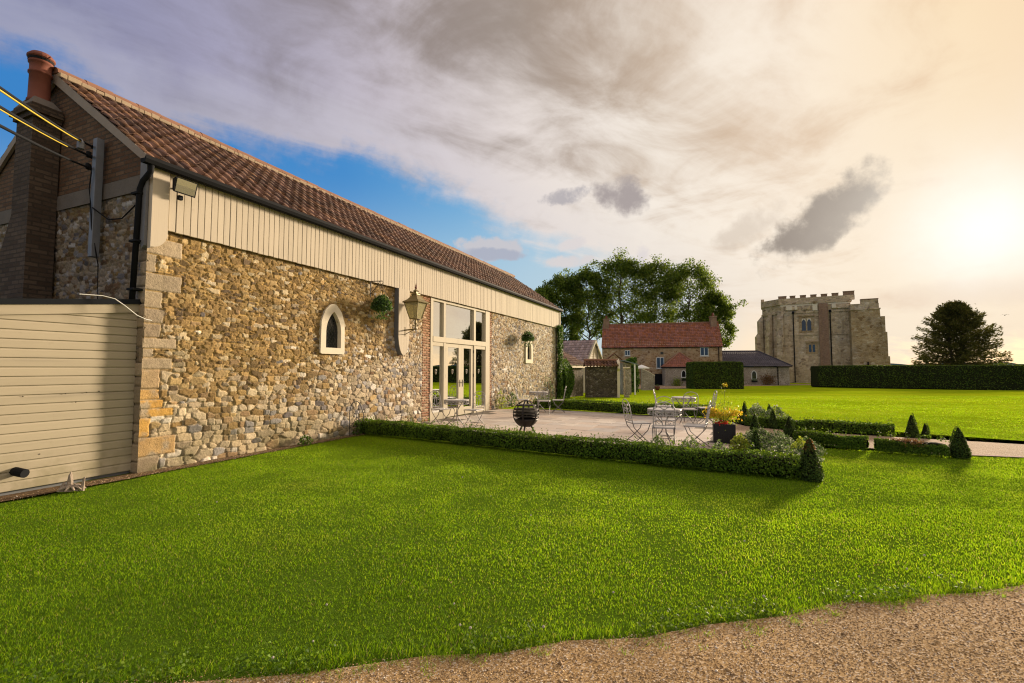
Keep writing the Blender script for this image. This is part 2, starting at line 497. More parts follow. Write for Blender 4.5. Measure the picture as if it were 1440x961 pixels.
    M['pantile_red'] = tiles("farm_pantile", (0.23, 0.082, 0.05), 0.5, 0.1)
    M['pantile_grey'] = tiles("black_glazed_pantile", (0.075, 0.070, 0.085), 0.5, 0.1)
    M['pantile_pink'] = tiles("weathered_pantile", (0.30, 0.22, 0.215), 0.6, 0.3)
    M['ridge'] = plain("ridge_tile", (0.22, 0.115, 0.075), 0.8, 0.2, 0, 0.35, 3.0, 0.3)
    M['ridge_mortar'] = plain("ridge_mortar", (0.33, 0.26, 0.18), 0.9, 0.1, 0, 0.3, 8)
    M['terracotta'] = plain("terracotta_pot", (0.15, 0.05, 0.032), 0.75, 0.25, 0, 0.3, 5)
    # painted timber
    def timber(nm, col, ax, rough=0.55, grain=0.10):
        m, N = mat(nm)
        t = tc(N)
        sc = {'x': (0.6, 14, 14), 'z': (14, 14, 0.6)}[ax]
        n = N.noise(N.mapv(t, scale=sc), 2.0, 6, 0.6, 0.6)
        n2 = N.noise(t, 1.2, 4, 0.6)
        r = island(N)
        v = N.m('ADD', 0.86, N.m('ADD', N.m('MULTIPLY', n, grain), N.m('ADD', N.m('MULTIPLY', n2, 0.12), N.m('MULTIPLY', r, 0.08))))
        c = hsv(N, col, 0.5, 1.0, v)
        c = N.mix(N.m('MULTIPLY', N.sstep(N.noise(t, 9, 4, 0.6), 0.62, 0.8), 0.25), c, (0.22, 0.18, 0.12))
        sk = N.noise(N.mapv(t, scale=(7, 7, 0.35) if ax == 'z' else (0.5, 7, 7)), 1.0, 4, 0.6)
        c = N.mix(N.m('MULTIPLY', N.sstep(sk, 0.52, 0.72), 0.30), c, hsv(N, c, 0.5, 0.8, 0.55))
        if ax == 'x':
            ox, oy, oz = N.xyz(t)
            alg = N.m('MULTIPLY', N.m('SUBTRACT', 1.0, N.sstep(oz, 0.05, 0.75)), N.sstep(N.noise(t, 3.0, 5, 0.65), 0.40, 0.65))
            c = N.mix(N.m('MULTIPLY', alg, 0.45), c, (0.14, 0.135, 0.06))
        setp(N, c, rough, 0.12, None, bump(N, n, 0.25, 0.004))
        return m
    M['cream'] = timber("cream_board", (0.47, 0.415, 0.325), 'z', 0.8)
    M['cream_h'] = timber("cream_shiplap", (0.345, 0.305, 0.222), 'x', 0.75)
    M['cream_frame'] = timber("cream_frame", (0.44, 0.395, 0.29), 'z', 0.7, 0.05)
    M['cream_gable'] = timber("pale_weatherboard", (0.55, 0.46, 0.33), 'x')
    M['greyboard'] = plain("grey_paint", (0.14, 0.145, 0.155), 0.6, 0.3)
    M['verge'] = plain("verge_board", (0.26, 0.22, 0.18), 0.8, 0.2, 0, 0.2, 4)
    M['surround'] = plain("cast_stone_surround", (0.62, 0.56, 0.44), 0.85, 0.2, 0, 0.14, 7, 0.3)
    M['cement'] = plain("cement_band", (0.135, 0.12, 0.105), 0.92, 0.1, 0, 0.3, 2.5, 0.5, 0.02)
    M['black'] = plain("black_plastic", (0.010, 0.011, 0.013), 0.75, 0.08, 0, 0.2)
    M['felt'] = plain("roofing_felt", (0.016, 0.018, 0.021), 0.95, 0.0, 0, 0.2)
    M['iron'] = plain("black_iron", (0.018, 0.015, 0.013), 0.55, 0.4, 0.3, 0.3, 20, 0.3)
    M['steelpost'] = plain("galvanised_post", (0.15, 0.165, 0.19), 0.6, 0.4, 0.35, 0.25)
    M['bronze'] = plain("verdigris_brass", (0.17, 0.135, 0.055), 0.55, 0.5, 0.5, 0.4, 14, 0.3)
    M['chair'] = plain("weathered_white_metal", (0.36, 0.35, 0.345), 0.55, 0.4, 0.1, 0.3, 14, 0.3)
    M['chair_dark'] = plain("grey_iron", (0.15, 0.145, 0.14), 0.55, 0.4, 0.2, 0.3, 14, 0.3)
    M['planter'] = plain("charcoal_planter", (0.018, 0.019, 0.021), 0.6, 0.35, 0, 0.3, 30, 0.3)
    M['white'] = plain("white_paint", (0.72, 0.72, 0.68), 0.5, 0.4, 0, 0.08)
    M['window_white'] = plain("window_paint", (0.55, 0.58, 0.56), 0.5, 0.4, 0, 0.08)
    M['lead'] = plain("lead_pipe", (0.035, 0.04, 0.038), 0.6, 0.4, 0.3)
    M['gold'] = plain("gold_leaf", (0.12, 0.085, 0.018), 0.6, 0.3, 0.0, 0.1)
    M['driftwood'] = plain("driftwood", (0.34, 0.28, 0.225), 0.9, 0.2, 0, 0.4, 16, 0.7, 0.02)
    M['bark'] = plain("bark", (0.075, 0.06, 0.045), 0.95, 0.1, 0, 0.4, 6, 1.0, 0.04)
    M['twig'] = plain("twig", (0.10, 0.085, 0.05), 0.9, 0.1, 0, 0.4, 6, 0.5)
    M['yellow'] = plain("yellow_sleeve", (0.48, 0.36, 0.035), 0.5, 0.4, 0, 0.1)
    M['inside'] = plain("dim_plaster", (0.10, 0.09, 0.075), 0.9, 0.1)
    M['bluegrey'] = plain("blue_grey_sheet", (0.16, 0.20, 0.23), 0.5, 0.4, 0.2, 0.2)
    M['feather'] = plain("feather", (0.04, 0.035, 0.03), 0.9, 0.1)
    # glass
    m, N = mat("window_glass")
    gl = N.node('ShaderNodeBsdfGlossy')
    gl.inputs['Roughness'].default_value = 0.01
    gl.inputs['Color'].default_value = (0.95, 0.97, 0.96, 1)
    n = N.noise(tc(N), 0.8, 2)
    N.put(gl.inputs['Normal'], bump(N, n, 0.02, 0.05))
    tr = N.node('ShaderNodeBsdfTransparent')
    tr.inputs[0].default_value = (0.62, 0.70, 0.68, 1)
    fr = N.node('ShaderNodeFresnel')
    fr.inputs[0].default_value = 4.5
    mx = N.node('ShaderNodeMixShader')
    N.put(mx.inputs[0], N.m('MINIMUM', N.m('MULTIPLY', fr.outputs[0], 1.9), 0.86))
    N.l.new(tr.outputs[0], mx.inputs[1])
    N.l.new(gl.outputs[0], mx.inputs[2])
    N.l.new(mx.outputs[0], N.out.inputs[0])
    M['glass'] = m
    m, N = mat("dark_glazing")
    setp(N, (0.012, 0.014, 0.016), 0.08, 0.6)
    M['darkglass'] = m
    m, N = mat("lantern_glass")
    setp(N, (0.55, 0.52, 0.36), 0.15, 0.5)
    N.bsdf.inputs['Transmission Weight'].default_value = 0.0
    tr = N.node('ShaderNodeBsdfTransparent')
    tr.inputs[0].default_value = (0.85, 0.83, 0.68, 1)
    mx = N.node('ShaderNodeMixShader')
    mx.inputs[0].default_value = 0.35
    N.l.new(tr.outputs[0], mx.inputs[1])
    N.l.new(N.bsdf.outputs[0], mx.inputs[2])
    N.l.new(mx.outputs[0], N.out.inputs[0])
    M['lampglass'] = m
    # leaves
    M['box'] = leaf_mat("box_leaf", (0.036, 0.075, 0.008), (0.078, 0.150, 0.014), (0.16, 0.25, 0.025), 0.35, 0.6, 0.15)
    M['boxcore'] = plain("hedge_twigs", (0.020, 0.024, 0.010), 0.95, 0.05, 0, 0.4, 20, 1.0, 0.03)
    M['yew'] = leaf_mat("yew_leaf", (0.024, 0.052, 0.010), (0.050, 0.096, 0.014), (0.10, 0.15, 0.02), 0.25, 0.6, 0.2)
    M['hedge'] = leaf_mat("clipped_hedge_leaf", (0.032, 0.062, 0.010), (0.070, 0.118, 0.014), (0.14, 0.19, 0.02), 0.3, 0.6, 0.2)
    M['treeleaf'] = leaf_mat("poplar_leaf", (0.040, 0.070, 0.012), (0.085, 0.140, 0.022), (0.16, 0.21, 0.035), 0.5, 0.7, 0.08)
    M['conifer'] = leaf_mat("conifer_needle", (0.042, 0.048, 0.014), (0.078, 0.084, 0.022), (0.13, 0.12, 0.03), 0.3, 0.7, 0.1)
    M['ivy'] = leaf_mat("ivy_leaf", (0.025, 0.060, 0.010), (0.060, 0.125, 0.018), (0.13, 0.22, 0.03), 0.35, 0.6, 0.12)
    M['fern'] = leaf_mat("basket_leaf", (0.020, 0.055, 0.018), (0.045, 0.10, 0.022), (0.10, 0.16, 0.03), 0.35, 0.5, 0.3)
    M['silver'] = leaf_mat("silver_leaf", (0.05, 0.105, 0.022), (0.10, 0.155, 0.05), (0.36, 0.37, 0.28), 0.3, 0.7, 0.15)
    M['lime'] = leaf_mat("lime_leaf", (0.10, 0.16, 0.015), (0.20, 0.27, 0.03), (0.30, 0.34, 0.05), 0.45, 0.5, 0.3)
    M['gold_leaf'] = leaf_mat("golden_leaf", (0.30, 0.30, 0.02), (0.46, 0.40, 0.03), (0.52, 0.30, 0.05), 0.45, 0.5, 0.3)
    M['redflower'] = leaf_mat("red_petal", (0.45, 0.03, 0.02), (0.6, 0.06, 0.04), None, 0.3)
    M['brownleaf'] = leaf_mat("browned_leaf", (0.12, 0.07, 0.02), (0.20, 0.10, 0.03), (0.10, 0.09, 0.02), 0.3)
    M['petal'] = plain("clover_petal", (0.36, 0.34, 0.28), 0.8, 0.1)
    M['hill'] = plain("far_woodland", (0.05, 0.085, 0.10), 0.95, 0.0, 0, 0.2, 0.02, 0)


make_materials()

# ------------------------------------------------------------------ mesh helpers
def link(o, parent=None):
    COL.objects.link(o)
    if parent is not None:
        o.parent = parent
    return o


def tag(o, label=None, cat=None, group=None, kind=None):
    for k, v in (('label', label), ('category', cat), ('group', group), ('kind', kind)):
        if v:
            o[k] = v
    return o


def empty(name, loc=(0, 0, 0), rz=0.0, label=None, cat=None, group=None):
    o = bpy.data.objects.new(name, None)
    o.empty_display_size = 0.2
    o.location = loc
    o.rotation_euler = (0, 0, rz)
    link(o)
    return tag(o, label, cat, group)


def box_uv(me):
    """UVs in metres, projected along each face's main axis"""
    nl = len(me.loops)
    if not nl:
        return
    co = np.empty(len(me.vertices) * 3, 'f')
    me.vertices.foreach_get('co', co)
    co = co.reshape(-1, 3)
    vi = np.empty(nl, 'i')
    me.loops.foreach_get('vertex_index', vi)
    npoly = len(me.polygons)
    no = np.empty(npoly * 3, 'f')
    me.polygons.foreach_get('normal', no)
    tot = np.empty(npoly, 'i')
    me.polygons.foreach_get('loop_total', tot)
    ax = np.repeat(np.abs(no.reshape(-1, 3)).argmax(1), tot)
    p = co[vi]
    u = np.where(ax == 0, p[:, 1], p[:, 0])
    v = np.where(ax == 2, p[:, 1], p[:, 2])
    uv = me.uv_layers.new(name='uv')
    uv.data.foreach_set('uv', np.stack([u, v], 1).astype('f').ravel())


def mesh_obj(name, V, F, material, parent=None, smooth=False, uv=False, attrs=None, loc=None, rz=None):
    """V (n,3); F: list of tuples or int array (m,k)"""
    me = bpy.data.meshes.new(name)
    V = np.asarray(V, 'f')
    if isinstance(F, np.ndarray):
        m_, k = F.shape
        me.vertices.add(len(V))
        me.vertices.foreach_set('co', V.ravel())
        me.loops.add(m_ * k)
        me.loops.foreach_set('vertex_index', F.astype('i').ravel())
        me.polygons.add(m_)
        me.polygons.foreach_set('loop_start', np.arange(0, m_ * k, k, dtype='i'))
        me.update(calc_edges=True)
    else:
        me.from_pydata(V.tolist(), [], F)
        me.update()
    if smooth:
        me.polygons.foreach_set('use_smooth', np.ones(len(me.polygons), bool))
    if attrs:
        for k, (dom, arr) in attrs.items():
            a = me.attributes.new(k, 'FLOAT_COLOR', dom)
            a.data.foreach_set('color', np.asarray(arr, 'f').ravel())
    if uv:
        box_uv(me)
    if material is not None:
        me.materials.append(material)
    o = bpy.data.objects.new(name, me)
    if loc is not None:
        o.location = loc
    if rz is not None:
        o.rotation_euler = (0, 0, rz)
    return link(o, parent)


class MB:
    def __init__(self):
        self.v = []
        self.f = []

    def add(self, V, F):
        b = len(self.v)
        self.v += [tuple(map(float, p)) for p in V]
        self.f += [tuple(i + b for i in f) for f in F]
        return self

    def box(self, x0, x1, y0, y1, z0, z1):
        V = [(x, y, z) for z in (z0, z1) for y in (y0, y1) for x in (x0, x1)]
        return self.add(V, [(0, 2, 3, 1), (4, 5, 7, 6), (0, 1, 5, 4), (2, 6, 7, 3), (0, 4, 6, 2), (1, 3, 7, 5)])

    def bbox(self, x0, x1, y0, y1, z0, z1, b=0.004):
        """box with chamfered edges"""
        bm = bmesh.new()
        bmesh.ops.create_cube(bm, size=1)
        for v in bm.verts:
            v.co = ((x0 + x1) / 2 + v.co.x * (x1 - x0), (y0 + y1) / 2 + v.co.y * (y1 - y0), (z0 + z1) / 2 + v.co.z * (z1 - z0))
        bmesh.ops.bevel(bm, geom=list(bm.edges), offset=b, segments=1, affect='EDGES')
        bm.verts.index_update()
        self.add([v.co[:] for v in bm.verts], [tuple(v.index for v in f.verts) for f in bm.faces])
        bm.free()
        return self

    def prism(self, poly, t0, t1, axis='y'):
        """polygon in a plane extruded along axis between t0 and t1"""
        def P(a, b, t):
            return (a, t, b) if axis == 'y' else ((t, a, b) if axis == 'x' else (a, b, t))
        n = len(poly)
        V = [P(a, b, t0) for a, b in poly] + [P(a, b, t1) for a, b in poly]
        F = [tuple(range(n)), tuple(range(2 * n - 1, n - 1, -1))] + [(i, (i + 1) % n, n + (i + 1) % n, n + i) for i in range(n)]
        return self.add(V, F)

    def ring(self, outer, inner, t0, t1, axis='y'):
        """flat ring between two polygons of equal count, extruded"""
        def P(a, b, t):
            return (a, t, b) if axis == 'y' else (t, a, b)
        n = len(outer)
        V = [P(*p, t0) for p in outer] + [P(*p, t0) for p in inner] + [P(*p, t1) for p in outer] + [P(*p, t1) for p in inner]
        F = []
        for i in range(n):
            j = (i + 1) % n
            F += [(i, j, n + j, n + i), (2 * n + i, 3 * n + i, 3 * n + j, 2 * n + j), (i, 2 * n + i, 2 * n + j, j), (n + i, n + j, 3 * n + j, 3 * n + i)]
        return self.add(V, F)

    def tube(self, pts, r, n=7, cap=True):
        pts = [Vector(p) for p in pts]
        rs = r if isinstance(r, (list, tuple)) else [r] * len(pts)
        V, F = [], []
        up = Vector((0, 0, 1))
        for i, p in enumerate(pts):
            t = (pts[min(i + 1, len(pts) - 1)] - pts[max(i - 1, 0)])
            t = t.normalized() if t.length > 1e-9 else up
            a = t.cross(up)
            if a.length < 0.05:
                a = t.cross(Vector((0, 1, 0)))
            a.normalize()
            b = t.cross(a)
            for k in range(n):
                th = 2 * math.pi * k / n
                V.append(p + (a * math.cos(th) + b * math.sin(th)) * rs[i])
        for i in range(len(pts) - 1):
            for k in range(n):
                F.append((i * n + k, i * n + (k + 1) % n, (i + 1) * n + (k + 1) % n, (i + 1) * n + k))
        if cap:
            F.append(tuple(range(n - 1, -1, -1)))
            F.append(tuple((len(pts) - 1) * n + k for k in range(n)))
        return self.add(V, F)

    def lathe(self, prof, n=20, c=(0, 0, 0)):
        V, F = [], []
        for r, z in prof:
            for k in range(n):
                th = 2 * math.pi * k / n
                V.append((c[0] + r * math.cos(th), c[1] + r * math.sin(th), c[2] + z))
        for i in range(len(prof) - 1):
            for k in range(n):
                F.append((i * n + k, i * n + (k + 1) % n, (i + 1) * n + (k + 1) % n, (i + 1) * n + k))
        F.append(tuple(range(n - 1, -1, -1)))
        F.append(tuple((len(prof) - 1) * n + k for k in range(n)))
        return self.add(V, F)

    def build(self, name, material, parent=None, smooth=False, uv=False, loc=None, rz=None):
        return mesh_obj(name, np.array(self.v), self.f, material, parent, smooth, uv, None, loc, rz)


def vnoise(x, y, seed=0, octaves=3, gain=0.5):
    """value noise in -1..1"""
    out = np.zeros(np.broadcast(x, y).shape)
    amp, tot = 1.0, 0.0
    for o in range(octaves):
        g = np.random.default_rng(seed + o * 131).random((256, 256)) * 2 - 1
        xi, yi = np.floor(x).astype(int), np.floor(y).astype(int)
        fx, fy = x - xi, y - yi
        fx, fy = fx * fx * (3 - 2 * fx), fy * fy * (3 - 2 * fy)
        a, b = g[xi % 256, yi % 256], g[(xi + 1) % 256, yi % 256]
        c, d = g[xi % 256, (yi + 1) % 256], g[(xi + 1) % 256, (yi + 1) % 256]
        out += amp * ((a * (1 - fx) + b * fx) * (1 - fy) + (c * (1 - fx) + d * fx) * fy)
        tot += amp
        amp *= gain
        x, y = x * 2.03 + 17.3, y * 2.03 + 5.1
    return out / tot


def inside(px, py, poly):
    """points in polygon"""
    r = np.zeros(px.shape, bool)
    n = len(poly)
    for i in range(n):
        x0, y0 = poly[i]
        x1, y1 = poly[(i + 1) % n]
        c = (y0 > py) != (y1 > py)
        with np.errstate(divide='ignore', invalid='ignore'):
            r ^= c & (px < (x1 - x0) * (py - y0) / (y1 - y0 + 1e-12) + x0)
    return r


def unit(v):
    return v / (np.linalg.norm(v, axis=-1, keepdims=True) + 1e-9)


def leaves(P, Nrm, size, aspect=0.55, jitter=0.8, fold=0.0, r=rng):
    """one rhombic leaf per point; Nrm is the outward direction it roughly faces"""
    n = len(P)
    size = np.broadcast_to(np.asarray(size, float), (n,)) * r.uniform(0.65, 1.3, n)
    d = unit(np.asarray(Nrm) + jitter * r.normal(size=(n, 3)))
    t = unit(np.cross(d, r.normal(size=(n, 3))))
    b = np.cross(d, t)
    L, W_ = size[:, None], (size * aspect)[:, None]
    v0, v2 = P - t * L * 0.5, P + t * L * 0.5
    v1, v3 = P + b * W_ * 0.5 + t * L * 0.06 + d * L * 0.08, P - b * W_ * 0.5 + t * L * 0.06 + d * L * 0.08
    V = np.stack([v0, v1, v2, v3], 1).reshape(-1, 3)
    return V, np.arange(4 * n).reshape(n, 4)


def leaf_obj(name, P, Nrm, size, material, parent=None, **kw):
    V, F = leaves(np.asarray(P, float), np.asarray(Nrm, float), size, **kw)
    return mesh_obj(name, V, F, material, parent)


def gz(y):
    """the ground falls away gently beyond the patio"""
    t = np.clip((np.asarray(y, float) - 18) / 47, 0, 1)
    return -1.0 * t * t * (3 - 2 * t)


# ------------------------------------------------------------------ ground
BC = np.array([-5.66916, 7.34121])            # barn corner on plan
TH = 0.4092
BA = np.array([math.sin(TH), math.cos(TH)])   # along the barn
BN = np.array([-math.cos(TH), math.sin(TH)])  # into the barn
BROT = math.pi / 2 - TH


def bw(s, d, z=0.0):
    p = BC + BA * s + BN * d
    return (float(p[0]), float(p[1]), float(z))


DRIVE = [(-9, 1.9), (-5, 2.2), (-2.6, 2.45), (-1.7, 2.53), (-1.1, 2.60), (-0.47, 2.74), (-0.05, 2.78), (0.33, 2.90), (0.8, 2.95), (1.24, 3.07), (1.8, 3.20), (2.32, 3.36),
         (2.6, 3.36), (2.89, 3.46), (3.3, 3.50), (3.76, 3.63), (5.2, 3.95), (7, 4.5), (11, 5.8), (16, 7.2), (16, -12), (-9, -12)]
PATIO = [bw(4.95, -0.02)[:2], (-1.75, 11.05), (4.35, 7.55), (4.75, 10.3), (6.55, 15.25), (1.2, 18.75), bw(12.7, -0.02)[:2]]
PATH = [(4.80, 10.33), (5.35, 10.75), (6.05, 10.45), (7.9, 9.0), (9.2, 8.62), (14, 7.2), (16, 6.8), (16, 8.4), (13.5, 8.9), (10.75, 10.1), (9.2, 10.95), (7.0, 12.45), (6.45, 13.3), (6.50, 15.1)]
EDGING = [bw(-3.2, 0.16)[:2], bw(-3.2, -0.22)[:2], bw(-1.4, -0.30)[:2], bw(-0.4, -0.30)[:2], bw(0.15, -0.26)[:2], bw(1.5, -0.24)[:2], bw(3.2, -0.22)[:2], bw(4.9, -0.20)[:2], bw(4.9, 0.05)[:2], bw(0, 0.05)[:2]]
HEDGE_F = [(-3.72, 11.95), (-1.86, 10.82), (-0.30, 9.78), (1.16, 8.83), (2.32, 8.13), (3.20, 7.62), (4.20, 7.06)]
HEDGE_B = [(0.95, 19.20), (2.25, 18.42), (3.60, 17.20), (5.1, 16.2), (6.62, 15.62)]
HEDGE_R1 = [(6.55, 13.45), (7.10, 12.82), (8.05, 12.05), (9.02, 11.36)]
HEDGE_R2A = [(6.00, 10.22), (6.45, 9.78), (6.88, 9.34)]
HEDGE_R2B = [(6.98, 9.28), (7.45, 9.0), (7.90, 8.78)]


def sheet(name, poly, z, material, kind='structure', step=0.35, wob=0.0, seed=1):
    """a polygon laid on the ground, its outline roughened"""
    pts = []
    n = len(poly)
    for i in range(n):
        a, b = np.array(poly[i]), np.array(poly[(i + 1) % n])
        k = max(1, int(np.linalg.norm(b - a) / step))
        for j in range(k):
            pts.append(a + (b - a) * j / k)
    pts = np.array(pts)
    if wob:
        pts = pts + np.stack([vnoise(pts[:, 0] * 3, pts[:, 1] * 3, seed, 3), vnoise(pts[:, 0] * 3 + 40, pts[:, 1] * 3, seed + 5, 3)], 1) * wob
    bm = bmesh.new()
    vs = [bm.verts.new((p[0], p[1], float(gz(p[1])) + z)) for p in pts]
    f = bm.faces.new(vs)
    bmesh.ops.triangulate(bm, faces=[f])
    me = bpy.data.meshes.new(name)
    bm.normal_update()
    for f in bm.faces:
        if f.normal.z < 0:
            f.normal_flip()
    bm.to_mesh(me)
    bm.free()
    me.materials.append(material)
    o = link(bpy.data.objects.new(name, me))
    o['kind'] = kind
    return o


def build_ground():
    # one sheet out to the horizon: fine near by, coarse far away
    ys = np.concatenate([np.arange(-60, 0, 6), np.arange(0, 30, 0.25), np.arange(30, 90, 1.0), np.geomspace(90, 1500, 24)])
    xs = np.concatenate([-np.geomspace(30, 1500, 22)[::-1], np.arange(-29, -12, 1.0), np.arange(-12, 14, 0.25), np.arange(14, 60, 1.0), np.geomspace(60, 1500, 22)])
    X, Y = np.meshgrid(xs, ys)
    Z = gz(Y) + np.where((Y > 1) & (Y < 60), vnoise(X * 0.5, Y * 0.5, 11, 3) * 0.010, 0.0)
    flat = inside(X, Y, PATIO) | inside(X, Y, DRIVE) | inside(X, Y, PATH) | inside(X, Y, EDGING)
    Z = np.where(flat, gz(Y) - 0.003, Z)
    ny, nx = X.shape
    I = np.arange(ny * nx).reshape(ny, nx)
    F = np.stack([I[:-1, :-1], I[:-1, 1:], I[1:, 1:], I[1:, :-1]], -1).reshape(-1, 4)
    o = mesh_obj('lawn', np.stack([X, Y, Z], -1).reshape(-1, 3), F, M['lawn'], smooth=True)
    o['kind'] = 'structure'
    sheet('gravel_drive', DRIVE, 0.006, M['gravel'], wob=0.07, seed=3)
    sheet('gravel_path', PATH, 0.016, M['path_gravel'], wob=0.05, seed=9)
    sheet('soil_edging', EDGING, 0.022, M['soil'], wob=0.06, seed=4)
    sheet('patio_base', PATIO, 0.012, M['joint'])
    sheet('farm_gravel', [(14.5, 60.5), (18, 60.5), (22, 61.5), (26, 64.5), (30, 68.5), (40, 72.5), (47, 75.0), (60, 77), (60, 79), (40, 79), (30, 82), (14, 78)], 0.03, M['path_gravel'], wob=0.3)
    # flagstones in courses
    e1 = unit(np.array([4.35 + 1.75, 7.55 - 11.05]))
    e2 = np.array([-e1[1], e1[0]])
    o0 = np.array([-1.75, 11.05])
    mb = MB()
    r = random.Random(4)
    v = -3.0
    while v < 12.0:
        h = r.choice([0.42, 0.56, 0.56, 0.70])
        u = -5.0 + r.uniform(0, .5)
        while u < 10.5:
            w = r.choice([0.42, 0.56, 0.70, 0.84])
            g = 0.009
            q = [o0 + e1 * a + e2 * b for a, b in ((u + g, v + g), (u + w - g, v + g), (u + w - g, v + h - g), (u + g, v + h - g))]
            qa = np.array(q)
            if inside(qa[:, 0], qa[:, 1], PATIO).all():
                z = 0.022 + r.uniform(-.003, .003)
                mb.add([(p[0], p[1], z) for p in q] + [(p[0], p[1], 0.0) for p in q], [(0, 1, 2, 3), (0, 4, 5, 1), (1, 5, 6, 2), (2, 6, 7, 3), (3, 7, 4, 0)])
            u += w
        v += h
    o = mb.build('paving', M['flag'])
    o['kind'] = 'structure'
    # woodland on the skyline
    a = np.linspace(R(-75), R(75), 260)
    rad = 900.0
    hh = 7 + 5 * np.abs(vnoise(a * 14, a * 0, 21, 4)) + 3 * vnoise(a * 60, a * 0, 22, 2)
    V, F = [], []
    for i, t in enumerate(a):
        x, y = math.sin(t), math.cos(t)
        V += [(x * rad, y * rad, -3), (x * (rad + 15), y * (rad + 15), hh[i]), (x * (rad + 80), y * (rad + 80), hh[i] - 1), (x * (rad + 90), y * (rad + 90), -3)]
    for i in range(len(a) - 1):
        for k in range(3):
            F.append((i * 4 + k, i * 4 + 4 + k, i * 4 + 5 + k, i * 4 + 1 + k))
    o = mesh_obj('far_hills', V, F, M['hill'])
    o['kind'] = 'structure'


build_ground()


# ------------------------------------------------------------------ the stone barn
BL, BWD = 20.7, 5.8
EAVE, RIDGE = 4.80, 6.98
TAN = (6.95 - 4.90) / 2.88


def pick(r, n, table):
    w = np.array([t[0] for t in table], float)
    c = np.array([t[1] for t in table])
    return c[r.choice(len(table), n, p=w / w.sum())]


